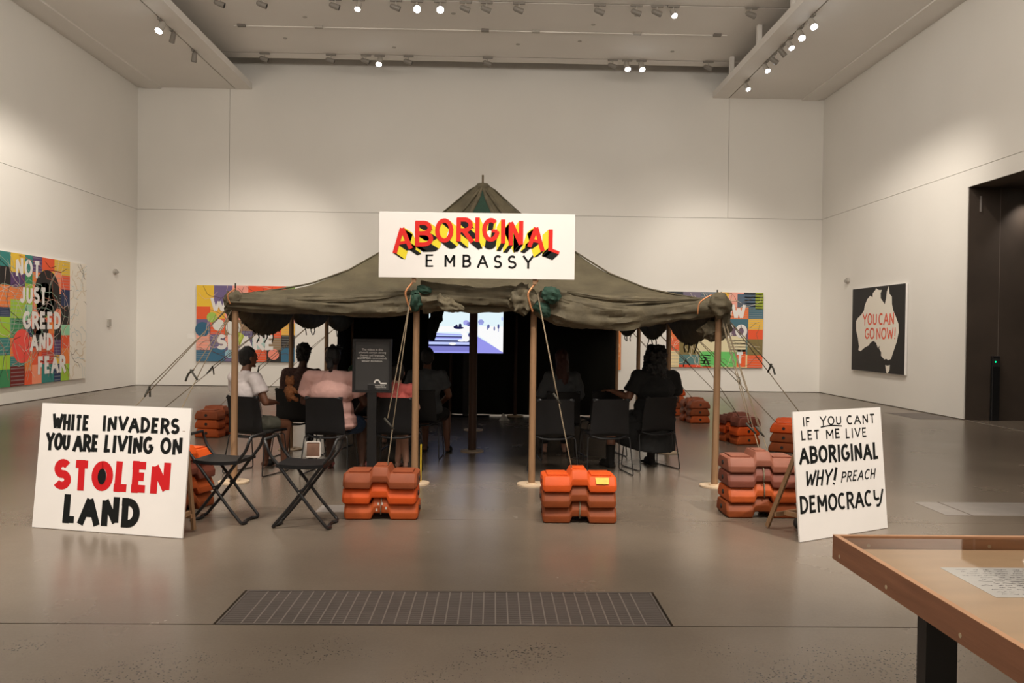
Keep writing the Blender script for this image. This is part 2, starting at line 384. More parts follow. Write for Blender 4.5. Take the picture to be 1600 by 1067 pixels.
MB().b2((-6.2, 19.66, ZU-.006), (5.45, 19.675, ZU)).obj('service_slot', M['track'], cu)
for x in (-6.0, -4.2, -.3, .9, 3.3, 5.2): MB().b2((x-.09, 19.5, ZU-.05), (x+.09, 19.6, ZU)).obj('service_box', M['track'] if x in (-6.0, 5.2, -.3) else M['fixture'], cu)
for x, y in ((-5.2, 20.4), (-2.6, 20.9), (.5, 20.5), (2.0, 20.2), (4.4, 20.8), (-4.4, 19), (-1, 18.6), (3.1, 18.5), (2.2, 19.1)):
    MB().cyl((x, y, ZU-.012), (x, y, ZU), .05).obj('sprinkler_cap', M['fixture'], cu)
for x0, x1, par in ((LT-1.6, LT-.1, None), (RT+.1, RT+1.6, None)): pass
struct('trim_3', MB().b2((LT, 17.88, ZU+.03), (RT, 17.94, ZU+.1)), M['track'])
struct('trim_4', MB().b2((LT, 21.48, ZU+.03), (RT, 21.54, ZU+.1)), M['track'])
struct('ceiling_void', MB().b2((XL, YF, 9.5), (XR, YB, 9.62)), M['gap'])
struct('trim_5', MB().b2((LT-.9, YF, ZC+.17), (LT-.8, YB, 9.45)), M['ceil'])
struct('trim_6', MB().b2((RT+.8, YF, ZC+.17), (RT+.9, YB, 9.45)), M['ceil'])

# ------------------------------------------------------------------ track lights
def track_light(x, y, z, target, on, label, group=None, power=0, angle=40, along='x', big=1.0, blend=.75):
    t = empty('track_light', (x, y, z), 0, label, 'spotlight', group)
    d = (Vector(target)-Vector((x, y, z-.2))).normalized()
    MB().box((0, 0, -.02), (.26, .05, .05) if along == 'x' else (.05, .26, .05), bev=.006).obj('adapter', M['fixturedark'], t)
    MB().cyl((0, 0, -.04), (0, 0, -.16), .014, n=10).obj('stem', M['fixture'], t)
    c = Vector((0, 0, -.17)); r = .062*big
    h = MB(); h.cyl(c-d*.10*big, c+d*.09*big, r*.86, r, 20); h.cyl(c-d*.13*big, c-d*.10*big, r*.5, r*.86, 20)
    hd = h.obj('lamp_head', M['fixture'] if on else M['fixturedark'], t, auto=40)
    MB().cyl(c+d*.085*big, c+d*.095*big, r*.9, n=20).obj('lens', M['lens'] if on else M['rubber'], hd)
    if on and power:
        lamp_spot(Vector((x, y, z))+c+d*.13*big, target, power, angle, blend, .06, parent=t)
    return t
GB = 'unlit track lights on the far ceiling track'; GU = 'unlit track lights on the nearer ceiling track'
track_light(-7.13, 17.7, 8.1, (-8.6, 13.0, 0), True, 'lit spotlight on the left ceiling beam, shining at the left wall painting', power=90, angle=62, along='y', big=1.25)
track_light(-7.13, 18.35, 8.1, (-9.7, 21, 1.7), False, 'small dark spotlight just past the lit one on the left ceiling beam', along='y')
track_light(-7.13, 19.65, 8.1, (-8, 21, 1.7), False, 'unlit spotlight furthest along the left ceiling beam', along='y')
for i, (yy, on) in enumerate(((16.75, 1), (17.4, 1), (18.02, 1), (18.5, 0), (19.05, 0), (19.6, 1), (21.1, 1))):
    lab = ['biggest lit spotlight on the right ceiling beam, nearest the viewer', 'second lit spotlight on the right ceiling beam, below the nearest one',
           'third lit spotlight on the right ceiling beam, next to an unlit one', 'unlit spotlight directly after the three lit ones on the right beam',
           'unlit spotlight tilted down just above the fourth lit one on the right beam', 'fourth lit spotlight on the right ceiling beam, after two unlit ones',
           'last lit spotlight on the right ceiling beam, closest to the back wall'][i]
    tg = [(7.2, 10.5, 0), (7.0, 11, 0), (8.4, 13, 0), (9, 18.6, 5), (9.2, 19, 6), (8.2, 14.6, 0), (8.2, 16, 0)][i]
    track_light(6.40, yy, 8.1, tg, bool(on), lab, power=[50, 40, 60, 0, 0, 60, 60][i]*on, angle=62, along='y', big=1.2 if i < 2 else 1)
for x, tg, p, lab in ((-3.05, (-6.8, 22.7, 1.7), 480, 'lit spotlight alone on the left half of the far ceiling track'),
                 (3.37, (6.1, 22.7, 1.7), 300, 'left one of the two lit spotlights side by side on the far ceiling track'),
                 (3.75, (6.8, 22.7, 1.7), 240, 'right one of the two lit spotlights side by side on the far ceiling track')):
    track_light(x, 21.5, ZU, (x*1.25, 16.5, 0), True, lab, power=0, big=1.25)
    lamp_spot((x*1.1, 17.9, 8.35), tg, p, 50, .85)
for q_, x in zip(('leftmost', 'second from left', 'third from left', 'fourth from left', 'middle', 'second from right', 'rightmost'), (-6.0, -4.3, -3.4, -2.3, -.25, 3.0, 5.5)):
    track_light(x, 21.5, ZU, (x+3, 21.9, ZU-1.2), False, 'unlit spotlight on the far ceiling track, %s unlit one' % q_, GB)
for x, lab in ((-3.0, 'lit spotlight tilted sideways on the nearer ceiling track, leftmost lit'), (-1.75, 'left one of the pair of bright spotlights on the nearer ceiling track'),
               (-1.25, 'right one of the pair of bright spotlights on the nearer ceiling track'), (3.8, 'lit spotlight tilted sideways on the nearer ceiling track, right of centre')):
    tg = (0, 8.6, 2.2) if abs(x) < 2 else (x*1.5, 12, 0)
    track_light(x, 17.9, ZU, tg, True, lab, power=0, big=1.25 if abs(x) < 2 else 1)
for q_, x in zip(('leftmost', 'second from left', 'third from left', 'fourth from left', 'fifth from left', 'middle', 'fifth from right', 'fourth from right', 'third from right', 'second from right', 'rightmost'), (-5.95, -5.05, -3.5, -2.2, -.7, -.25, .45, 2.2, 3.0, 3.45, 5.5)):
    track_light(x, 17.9, ZU, (x+3, 18.3, ZU-1.2), False, 'unlit spotlight on the nearer ceiling track, %s unlit one' % q_, GU)

# ------------------------------------------------------------------ flat painting helper
class Flat:
    """flat coloured shapes on a local x-z plane facing -y; layers are fractions of a millimetre apart"""
    def __init__(s, step=.0012): s.v = []; s.f = []; s.c = []; s.step = step
    def poly(s, pts, col, layer=1):
        b = len(s.v); s.v += [(p[0], -layer*s.step, p[1]) for p in pts]; s.f.append(list(range(b, b+len(pts)))); s.c.append(col)
    def rect(s, x0, z0, x1, z1, col, layer=1): s.poly([(x0, z0), (x1, z0), (x1, z1), (x0, z1)], col, layer)
    def disc(s, x, z, r, col, layer=1, n=20, rz=None):
        rz = rz or r; s.poly([(x+r*math.cos(2*PI*k/n), z+rz*math.sin(2*PI*k/n)) for k in range(n)], col, layer)
    def line(s, pts, wd, col, layer=2, closed=False):
        for q in ribbon(pts, wd, closed): s.poly(q, col, layer)
    def obj(s, name, m, parent):
        me = bpy.data.meshes.new(name); me.from_pydata(s.v, [], s.f); me.materials.append(m)
        ca = me.color_attributes.new('Col', 'FLOAT_COLOR', 'CORNER')
        arr = []
        for f, c in zip(s.f, s.c): arr += list(c)*len(f)
        ca.data.foreach_set('color', arr); me.update()
        return link(bpy.data.objects.new(name, me), parent)
def ribbon(pts, wd, closed=False):
    P = [Vector((p[0], p[1])) for p in pts]; n = len(P)
    if n < 2: return []
    L, Rr = [], []
    for i in range(n):
        if closed: a, c = P[i-1], P[(i+1) % n]
        else: a, c = P[max(i-1, 0)], P[min(i+1, n-1)]
        b = P[i]; d1 = (b-a); d2 = (c-b)
        if d1.length < 1e-9: d1 = d2
        if d2.length < 1e-9: d2 = d1
        d1 = d1.normalized(); d2 = d2.normalized()
        n1 = Vector((-d1.y, d1.x)); n2 = Vector((-d2.y, d2.x)); mm = n1+n2
        if mm.length < .3: mm = n1
        mm.normalize(); k = max(mm.dot(n1), .45); mm = mm*(wd/2/k)
        L.append(b+mm); Rr.append(b-mm)
    out = []
    for i in range(n if closed else n-1):
        j = (i+1) % n; out.append([tuple(Rr[i]), tuple(Rr[j]), tuple(L[j]), tuple(L[i])])
    return out
# stroke alphabet, unit height, brush-lettered capitals; (width, [strokes], closed flags by '*')
def arc(cx, cy, rx, ry, a0, a1, n=14): return [(cx+rx*math.cos(math.radians(a0+(a1-a0)*k/n)), cy+ry*math.sin(math.radians(a0+(a1-a0)*k/n))) for k in range(n+1)]
GL = {
 'A': (.8, [[(0, 0), (.4, 1)], [(.8, 0), (.4, 1)], [(.16, .33), (.64, .33)]]),
 'B': (.62, [[(.04, 0), (.04, 1)], [(0, 1)]+arc(.3, .76, .26, .24, 90, -90)+[(.04, .52)], [(.04, .52)]+arc(.32, .26, .3, .26, 90, -90)+[(0, 0)]]),
 'C': (.66, [arc(.37, .5, .37, .5, 52, 308, 18)]),
 'D': (.68, [[(.04, 0), (.04, 1)], [(0, 1)]+arc(.22, .5, .44, .5, 88, -88, 16)+[(0, 0)]]),
 'E': (.55, [[(.04, 0), (.04, 1)], [(0, 1), (.53, 1)], [(0, .52), (.46, .52)], [(0, 0), (.55, 0)]]),
 'F': (.52, [[(.04, 0), (.04, 1)], [(0, 1), (.52, 1)], [(0, .52), (.44, .52)]]),
 'G': (.70, [arc(.38, .5, .38, .5, 50, 340, 20)+[(.72, .42)], [(.42, .44), (.76, .44)]]),
 'H': (.66, [[(.04, 0), (.04, 1)], [(.62, 0), (.62, 1)], [(.04, .5), (.62, .5)]]),
 'I': (.14, [[(.07, 0), (.07, 1)]]),
 'J': (.48, [[(.42, 1), (.42, .28)]+arc(.22, .24, .2, .24, 0, -160, 8)]),
 'K': (.64, [[(.04, 0), (.04, 1)], [(.6, 1), (.06, .42)], [(.2, .56), (.64, 0)]]),
 'L': (.5, [[(.05, 1), (.05, 0)], [(0, 0), (.5, 0)]]),
 'M': (.88, [[(.05, 0), (.05, 1)], [(.05, 1), (.44, .28)], [(.44, .28), (.83, 1)], [(.83, 1), (.83, 0)]]),
 'N': (.7, [[(.05, 0), (.05, 1)], [(.05, 1), (.65, 0)], [(.65, 0), (.65, 1)]]),
 'O': (.76, [('*', arc(.38, .5, .38, .5, 90, 458, 24))]),
 'P': (.6, [[(.04, 0), (.04, 1)], [(0, 1)]+arc(.3, .74, .28, .26, 90, -90)+[(.04, .48)]]),
 'R': (.64, [[(.04, 0), (.04, 1)], [(0, 1)]+arc(.3, .74, .28, .26, 90, -90)+[(.04, .48)], [(.26, .48), (.62, 0)]]),
 'S': (.6, [arc(.3, .76, .27, .24, 35, 180, 9)+arc(.3, .26, .3, .26, 90, -145, 15)[0:] if False else arc(.31, .75, .27, .25, 35, 250, 12)+arc(.29, .26, .30, .26, 70, -150, 13)]),
 'T': (.62, [[(.31, 0), (.31, 1)], [(0, 1), (.62, 1)]]),
 'U': (.66, [[(.05, 1), (.05, .3)]+arc(.33, .3, .28, .3, 180, 360, 12)+[(.61, 1)]]),
 'V': (.74, [[(0, 1), (.37, 0)], [(.37, 0), (.74, 1)]]),
 'W': (1.02, [[(0, 1), (.26, 0)], [(.26, 0), (.51, .85)], [(.51, .85), (.76, 0)], [(.76, 0), (1.02, 1)]]),
 'Y': (.72, [[(0, 1), (.36, .48)], [(.72, 1), (.36, .48)], [(.36, .48), (.36, 0)]]),
 'y': (.72, [[(.03, 1), (.05, .55)]+arc(.26, .5, .2, .2, 180, 320, 6), [(.7, 1), (.52, .05), (.38, -.18), (.2, -.16)]]),
 '!': (.16, [[(.10, 1), (.07, .26)], [(.06, .1), (.05, -.02)]]),
}
def glyph_quads(ch, wd):
    out = []
    for st in GL[ch][1]:
        if st and st[0] == '*': out += ribbon(st[1], wd, False)
        else: out += ribbon(st, wd)
    return out
def trim_ends(ch, st, hx, hy):
    """square the joins: bars start at the outer edge of their stem, free stem ends run to the full height"""
    pts = list(st[1] if st[0] == '*' else st)
    if st[0] == '*': return pts
    ends = [q for o in GL[ch][1] if o[0] != '*' and o is not st for q in (o[0], o[-1])]
    hor = abs(pts[0][1]-pts[1][1]) < .01
    for i, j in ((0, 1), (-1, -2)):
        x, y = pts[i]; x2, y2 = pts[j]
        if ch in 'BDEFHLPR' and x <= .06 and abs(y-y2) < .01 and y in (0, 1): pts[i] = (.045-hx, y)
        elif len(pts) == 2 and not hor and y in (0, 1) and (x, y) not in ends:
            sg = 1 if y == 1 else -1; pts[i] = (x+(x-x2)/abs(y-y2)*hy*.9, y+sg*hy)
    return pts
def lettering(text, u0, v0, u1, v1, m, parent, name='lettering', stroke=.17, gap=.16, space=.5, skew=0, y=-.0012, dz=0, swell=.0, seed=1, half_xstroke=True):
    """one mesh of brush letters filling the box (u0,v0)-(u1,v1) in the parent's x-z plane; dz raises the right end"""
    rg = random.Random(seed); mb = MB()
    tot = sum((space if c == ' ' else GL[c][0]+gap+stroke) for c in text)-gap
    H = (v1-v0); k = (u1-u0)/tot
    hgt = H*(1-stroke); x = 0
    for c in text:
        if c == ' ': x += space; continue
        wdt = GL[c][0]; sk = rg.uniform(-.02, .02); hy = rg.uniform(-.02, .02); lay = y-rg.uniform(0, .0003)
        # stroke keeps its own width although the letter is squeezed sideways
        for st in GL[c][1]:
            pts = trim_ends(c, st, stroke*H/k/2, stroke/2*H/hgt)
            P2 = [(u0+(x+stroke/2+p[0])*k+(p[1]+0)*(skew+sk)*H, v0+H*stroke/2+(p[1]*(1+hy))*hgt+dz*((x)/tot)) for p in pts]
            for q in ribbon(P2, stroke*H*(.92+rg.uniform(-.05, .05))):
                mb.add([(a, lay, b_) for a, b_ in q], [(0, 1, 2, 3)])
            lay -= .00012
        x += wdt+gap+stroke
    return mb.obj(name, m, parent)

# ------------------------------------------------------------------ wall paintings (generic patchwork stand-ins)
C_ = lambda r, g, b: srgb(r, g, b)
PAL = [C_(240, 90, 50), C_(235, 180, 60), C_(230, 110, 60), C_(60, 130, 130), C_(110, 70, 120), C_(250, 160, 140), C_(120, 190, 90), C_(40, 90, 130), C_(200, 60, 50), C_(235, 205, 130), C_(150, 130, 90), C_(160, 220, 190)]
def painting(name, label, loc, rz, Wd, Hh, seed, build, edge=.04):
    t = empty(name, loc, rz, label, 'painting')
    MB().b2((0, 0, 0), (Wd, edge, Hh)).obj('canvas', M['board'], t)
    F = Flat(); build(F, Wd, Hh, random.Random(seed)); F.obj('painted_surface', M['attr'], t)
    return t
def squig(F, rg, x0, z0, x1, z1, col, wd, layer):
    x, z = rg.uniform(x0, x1), rg.uniform(z0, z1); a = rg.uniform(0, 6.3); pts = [(x, z)]
    for k in range(14):
        a += rg.uniform(-.9, .9); x += math.cos(a)*(x1-x0)*.05; z += math.sin(a)*(x1-x0)*.05
        if not (x0 < x < x1 and z0 < z < z1): break
        pts.append((x, z))
    if len(pts) > 2: F.line(pts, wd, col, layer)
def patches(F, x0, z0, x1, z1, nx, nz, pal, rg):
    xs = [x0+(x1-x0)*(i+(rg.uniform(-.22, .22) if 0 < i < nx else 0))/nx for i in range(nx+1)]
    prev = None
    for i in range(nx):
        zs = [z0+(z1-z0)*(j+(rg.uniform(-.28, .28) if 0 < j < nz else 0))/nz for j in range(nz+1)]
        for j in range(nz):
            c = rg.choice(pal)
            while c == prev: c = rg.choice(pal)
            prev = c; F.rect(xs[i], zs[j], xs[i+1], zs[j+1], c, 1)
            if rg.random() < .35:     # stripes inside a patch
                c2 = tuple(min(1, a*.6+.15) for a in c[:3])+(1,); n = 5
                for k in range(n):
                    zz = zs[j]+(zs[j+1]-zs[j])*(k+.3)/n; F.rect(xs[i]+.02, zz, xs[i+1]-.02, zz+(zs[j+1]-zs[j])*.3/n, c2, 2)
def left_painting(F, W, H, rg):
    wx = W-.76
    pal = [C_(232, 90, 50), C_(110, 20, 18), C_(90, 60, 110), C_(50, 130, 125), C_(60, 140, 90), C_(25, 22, 22), C_(245, 150, 115), C_(150, 210, 170), C_(230, 190, 60), C_(235, 130, 60), C_(160, 200, 60), C_(30, 50, 90), C_(200, 55, 40)]
    patches(F, 0, 0, wx, H, 13, 8, pal, rg)
    F.rect(wx, 0, W, H, C_(236, 230, 218), 1)
    for cx, cz, r, c in ((wx-.95, H*.72, .50, C_(25, 22, 22)), (wx-1.05, H*.66, .38, C_(160, 205, 70)), (wx-1.3, H*.5, .3, C_(245, 140, 110)), (wx-1.9, H*.3, .35, C_(238, 80, 70)), (wx-1.2, H*.42, .3, C_(25, 22, 22))):
        F.disc(cx, cz, r, c, 3, 24)
    for k in range(80): squig(F, rg, 0, 0, wx, H, rg.choice([C_(225, 205, 190), C_(160, 190, 170), C_(30, 25, 25), C_(200, 120, 90)]), .010, 4)
    for k in range(40): squig(F, rg, wx-.02, 0, W+.02, H, rg.choice([C_(130, 120, 110), C_(190, 205, 210), C_(215, 190, 150)]), .012, 4)
YP1 = 19.86
LPW = 5.6
lp = painting('wall_painting', 'large multicoloured patchwork painting on the left wall with white words and a pale strip', (XL+.05, YP1-LPW, .36), PI/2, LPW, 2.70, 3, left_painting)
def lp_text(t, ya, yb, za, zb, seed):   # world span along the wall
    lettering(t, ya-(YP1-LPW), za-.36, yb-(YP1-LPW), zb-.36, M['board'], lp, stroke=.25, gap=.12, y=-.0065, seed=seed)
lp_text('NOT', 16.95, 17.85, 2.60, 2.97, 1); lp_text('JUST', 17.10, 18.10, 2.05, 2.42, 2); lp_text('GREED', 17.22, 18.70, 1.52, 1.90, 3)
lp_text('AND', 17.50, 18.38, 1.06, 1.44, 4); lp_text('FEAR', 17.78, 18.92, .55, .94, 5)
def bl_painting(F, W, H, rg):
    c = [C_(238, 195, 60), C_(115, 100, 145), C_(245, 165, 150), C_(240, 85, 45), C_(240, 90, 45), C_(120, 150, 80)]
    xs = [0, .47, .97, 1.4, 1.9, 2.43, W]
    for i in range(6): F.rect(xs[i], H*.72, xs[i+1], H, c[i], 1)
    patches(F, 0, 0, W, H*.72, 7, 4, [C_(235, 95, 50), C_(150, 125, 95), C_(60, 110, 140), C_(240, 185, 75), C_(245, 165, 145), C_(200, 60, 45), C_(40, 38, 38), C_(175, 205, 200), C_(110, 100, 140)], rg)
    F.disc(.42, H*.58, .14, C_(165, 200, 90), 3); F.disc(1.15, H*.30, .17, C_(190, 205, 80), 3); F.disc(.9, H*.1, .12, C_(150, 190, 205), 3)
    F.disc(2.1, H*.1, .15, C_(245, 150, 130), 3); F.disc(.17, H*.42, .2, C_(50, 100, 130), 3); F.disc(1.0, H*.45, .2, C_(225, 225, 220), 3); F.disc(.6, H*.48, .16, C_(225, 225, 220), 3)
    for k in range(34): squig(F, rg, 0, 0, W, H, rg.choice([C_(90, 65, 60), C_(225, 190, 170)]), .009, 4)
bl = painting('wall_painting', 'patchwork painting with white words on the back wall, behind the tent\'s left corner', (-8.12, YB-.06, .68), 0, 2.67, 2.07, 11, bl_painting)
lettering('WE', .38, 1.33, 1.15, 1.72, M['board'], bl, stroke=.24, gap=.06, y=-.0065, seed=6)
lettering('SHARE', .55, .32, 2.13, .74, M['board'], bl, stroke=.26, gap=.06, y=-.0065, seed=8)
def br_painting(F, W, H, rg):
    cells = [(0, 0, .2, .95, C_(150, 140, 130)), (.2, 0, .43, .35, C_(125, 100, 60)), (.43, 0, .93, .3, C_(100, 195, 100)), (.93, 0, 1.13, .35, C_(150, 130, 110))]
    patches(F, 0, H*.80, W, H, 6, 1, [C_(238, 185, 60), C_(240, 170, 155), C_(50, 55, 60), C_(120, 110, 130), C_(90, 105, 120)], rg)
    patches(F, 0, H*.38, W, H*.80, 6, 3, [C_(238, 120, 55), C_(238, 190, 70), C_(110, 90, 110), C_(70, 110, 125), C_(235, 90, 50), C_(90, 105, 125)], rg)
    patches(F, 0, 0, W, H*.38, 6, 2, [C_(130, 115, 70), C_(235, 215, 165), C_(240, 100, 50), C_(200, 190, 185), C_(90, 130, 130)], rg)
    F.rect(.93, .02, 1.95, H*.21, C_(110, 205, 110), 2); F.rect(1.95, .02, 2.2, H*.24, C_(240, 100, 50), 2); F.rect(.8, H*.21, 2.2, H*.42, C_(228, 218, 180), 2)
    F.rect(2.45, H*.78, W, H, C_(150, 165, 60), 2); F.rect(1.95, H*.8, 2.45, H*.98, C_(85, 105, 125), 2); F.rect(.35, 0, .95, .07, C_(235, 80, 45), 3)
    for k in range(30): squig(F, rg, 0, 0, W, H, rg.choice([C_(110, 95, 75), C_(225, 215, 190)]), .009, 4)
br = painting('wall_painting', 'patchwork painting with green and orange blocks on the back wall, behind the tent\'s right corner', (4.76, YB-.06, .67), 0, 2.67, 2.08, 12, br_painting)
lettering('HOW', 1.20, 1.33, 2.18, 1.74, M['board'], br, stroke=.24, gap=.05, y=-.0065, seed=9)
lettering('TO', 1.62, .82, 2.22, 1.20, M['board'], br, stroke=.26, gap=.06, y=-.0065, seed=10)
lettering('T', 1.92, .12, 2.16, .44, M['board'], br, stroke=.26, gap=.06, y=-.0065, seed=10)
def stripe_painting(F, W, H, rg):
    cs = [C_(200, 90, 50), C_(225, 170, 110), C_(175, 70, 40), C_(215, 130, 70)]
    n = 12
    for k in range(n): F.rect(W*k/n, 0, W*(k+1)/n, H, cs[k % 4], 1)
    for k in range(12): squig(F, rg, 0, 0, W, H, C_(235, 205, 160), .012, 2)
painting('wall_painting', 'narrow orange and tan striped painting on the back wall, seen through the tent', (2.62, YB-.06, .57), 0, .88, 1.35, 5, stripe_painting)
# map painting on the right wall
MY0, MY1, MZ0, MZ1 = 20.56, 17.88, .74, 2.76
mp_ = empty('wall_painting', (XR-.06, MY0, MZ0), -PI/2, 'black painting of a white map silhouette with red words on the right wall', 'painting')
MW, MH = MY0-MY1, MZ1-MZ0
MB().b2((0, 0, 0), (MW, .05, MH)).obj('canvas', M['board'], mp_)
F = Flat(); F.rect(.004, .004, MW-.004, MH-.004, C_(30, 28, 28), 1)
Z0 = (33, 142, 545, 85, 980, 925)
def mp_uv(x, y):   # outline sampled as fractions of the picture's height and width
    top = 142+(x-33)*(85-142)/512; bot = 925+(x-33)*(980-925)/512
    t = (x-33)/512; ps = t*(.868)/(1-t*(1-.868)) if False else t
    u = t/(t+(1-t)*(20.56/17.88)) ; u = 1-(1-t)*(1.0)/((1-t)+t*(17.88/20.56)) if False else t*(20.6)/(t*20.6+(1-t)*17.88) if False else None
    # perspective: nearer (right) end is stretched in the view
    d0, d1 = 20.56, 17.88
    s_ = t*d0/(d1*(1-t)+t*d0) if False else (t*d0/(d0*t+d1*(1-t)))
    # inverse mapping from view fraction to wall fraction
    s_ = t*d0/(d1+t*(d0-d1))
    return MW*s_, MH*(bot-y)/(bot-top)
outline = [(120, 745), (98, 735), (103, 700), (92, 620), (72, 540), (70, 455), (85, 425), (120, 390), (145, 350), (152, 300), (175, 240), (203, 205), (225, 222), (228, 180), (252, 150), (258, 133), (285, 150), (315, 150), (303, 180), (305, 230), (345, 290), (355, 240), (362, 170), (378, 112), (390, 190), (412, 215), (415, 290), (428, 350), (450, 400), (480, 480), (484, 560), (468, 650), (430, 770), (415, 820), (385, 835), (372, 820), (350, 825), (318, 790), (318, 755), (298, 720), (304, 690), (285, 715), (268, 665), (243, 645), (215, 660), (195, 690), (160, 708)]
def tri_poly(F, pts, col, layer):
    from mathutils.geometry import tessellate_polygon
    for tri in tessellate_polygon([[Vector((p[0], p[1], 0)) for p in pts]]): F.poly([pts[i] for i in tri], col, layer)
tri_poly(F, [mp_uv(*p) for p in outline], C_(240, 234, 222), 2)
tri_poly(F, [mp_uv(*p) for p in [(360, 880), (380, 885), (405, 880), (402, 930), (382, 965), (370, 950)]], C_(240, 234, 222), 2)
F.obj('painted_surface', M['attr'], mp_)
a = mp_uv(135, 487); b_ = mp_uv(440, 360); lettering('YOU CAN', a[0], a[1]-.02, b_[0], mp_uv(300, 372)[1], M['inkorange'], mp_, stroke=.17, gap=.07, space=.22, y=-.0045, seed=3)
a = mp_uv(158, 620); b_ = mp_uv(458, 505); lettering('GO NOW!', a[0], a[1]-.02, b_[0], mp_uv(300, 515)[1], M['inkorange'], mp_, stroke=.17, gap=.07, space=.22, y=-.0045, seed=4)
# small wall devices
tag(MB().cyl((XL, 21.4, 3.0), (XL+.06, 21.4, 3.0), .07).cyl((XL+.06, 21.4, 3.0), (XL+.10, 21.37, 2.98), .045, .04).obj('wall_sensor', M['fixture'], auto=40), 'small round sensor high on the left wall right of the big painting', 'sensor')
tag(MB().b2((XL, 21.02, 1.60), (XL+.05, 21.16, 1.78)).b2((XL+.05, 21.05, 1.63), (XL+.055, 21.13, 1.70)).obj('wall_control', M['fixture']), 'small grey control box low on the left wall right of the big painting', 'switch')
tag(MB().cyl((XR, 20.95, 3.0), (XR-.06, 20.95, 3.0), .07).cyl((XR-.06, 20.95, 3.0), (XR-.10, 20.92, 2.98), .045, .04).obj('wall_sensor', M['fixture'], auto=40), 'small round sensor on the right wall left of the map painting', 'sensor')
tag(MB().b2((-8.38, YB-.008, 1.29), (-8.20, YB, 1.42)).obj('wall_label', M['paper']), 'small white caption card on the back wall left of the left patchwork', 'label')
# sensor post and sign in the passage
t = empty('sensor_post', (9.60, 15.60, 0), 0, 'slim black post with a green light standing in the dark passage', 'post')
MB().box((0, 0, .62), (.15, .07, 1.24), bev=.01).obj('post_body', M['blackmetal'], t)
MB().box((0, -.037, 1.12), (.13, .006, .16)).obj('reader_panel', M['rubber'], t)
MB().box((-.02, -.042, 1.13), (.018, .005, .03)).obj('indicator_light', M['led'], t)
tag(MB().b2((9.27, 15.635, 4.0), (9.30, 15.65, 4.30)).obj('door_guide', M['hatch']), 'thin pale metal guide high on the dark passage wall', 'fitting')
t = empty('passage_light', (10.1, 15.35, DZ), 0, 'small downlight in the dark passage ceiling', 'downlight')
MB().cyl((0, 0, -.05), (0, 0, 0), .06).obj('lamp_housing', M['blackmetal'], t)
MB().cyl((0, 0, -.055), (0, 0, -.05), .045).obj('lens', mat('dim_lens', (1, 1, 1, 1), emit=((1, .9, .75, 1), 4)), t)
lamp_spot((10.1, 15.35, DZ-.08), (10.2, 15.6, 2.5), 45, 90, .9, parent=t)

# ------------------------------------------------------------------ floor grille and hatches
gr = empty('floor_grille', (-1.485, 4.475, 0), 0, 'long dark metal floor grille in the foreground concrete', 'grille')
GW, GD = 2.47, .575
MB().b2((0, 0, -.05), (GW, GD, -.02)).obj('tray', M['rubber'], gr)
fr = MB(); fr.b2((0, 0, -.02), (GW, .012, .001)); fr.b2((0, GD-.012, -.02), (GW, GD, .001)); fr.b2((0, .012, -.02), (.012, GD-.012, .001)); fr.b2((GW-.012, .012, -.02), (GW, GD-.012, .001)); fr.obj('frame', M['grille'], gr)
mb = MB(); n = 36
for k in range(n):
    y = .014+(GD-.028)*(k+.5)/n; mb.b2((.013, y-.0055, -.02), (GW-.013, y+.0055, -.001))
tag(mb.obj('fine_bars', M['grille'], gr), kind='stuff')
cb_me = MB().b2((-.004, .013, -.012), (.004, GD-.013, .0)).mesh('cross_bar', M['grilleline'])
for k in range(33):
    o = link(bpy.data.objects.new('cross_bar', cb_me), gr); o.location.x = .13+k*(GW-.26)/32
def hatch(x0, y0, x1, y1, label, m, name='floor_hatch'):
    t = empty(name, ((x0+x1)/2, (y0+y1)/2, 0), 0, label, 'hatch'); w_, d_ = (x1-x0)/2, (y1-y0)/2
    MB().b2((-w_, -d_, -.001), (w_, d_, .0008)).obj('frame', M['gap'], t); e = .008
    MB().b2((-w_+e, -d_+e, 0), (w_-e, d_-e, .0016)).obj('plate', m, t); return t
hatch(8.15, 15.70, 8.98, 17.0, 'dark floor vent at the foot of the right wall by the passage', M['grille'])
hatch(4.06, 7.28, 4.30, 7.87, 'narrow pale steel floor hatch in front of the table, left of the long one', M['hatch'])
hatch(4.305, 7.28, 7.4, 7.87, 'long pale steel floor hatch on the right side of the hall', M['hatch'])
hatch(-1.55, 7.22, -1.25, 7.52, 'small pale floor hatch left of the stack under the tent sign', M['hatch'])

# ------------------------------------------------------------------ tent
TX0, TX1, TY0, TY1, RY0, RY1 = -2.68, 2.33, 8.60, 15.62, 10.95, 13.30
TXC = (TX0+TX1)/2
tent = empty('army_tent', (TXC, 8.6, 0), 0, 'large olive canvas frame tent with rolled up walls, open at the front', 'tent')
TM = Matrix.Translation((-TXC, -8.6, 0))
def tv(p): return TM @ Vector(p)
prof = [(0, 3.52), (.05, 3.47), (.19, 3.10), (.33, 2.79), (.48, 2.50), (.6, 2.275), (.745, 2.09), (.86, 2.01), (1, 1.93)]
def zt(t):
    for (a, za), (b, zb) in zip(prof, prof[1:]):
        if t <= b: return za+(zb-za)*(t-a)/(b-a)
    return prof[-1][1]
poles_x = [TX0, TX0+1.87, TX1-1.92, TX1]; poles_y = [8.62, 10.97, 13.27, 15.60]
def eave_sag(px, py):
    d = 9
    for x in poles_x: 
        for y in (TY0, TY1): d = min(d, math.hypot(px-x, py-y))
    for y in poles_y:
        for x in (TX0, TX1): d = min(d, math.hypot(px-x, py-y))
    return -.055*min(1, d/.9)
per = []
def seg(a, b, n):
    for k in range(n): per.append((a[0]+(b[0]-a[0])*k/n, a[1]+(b[1]-a[1])*k/n))
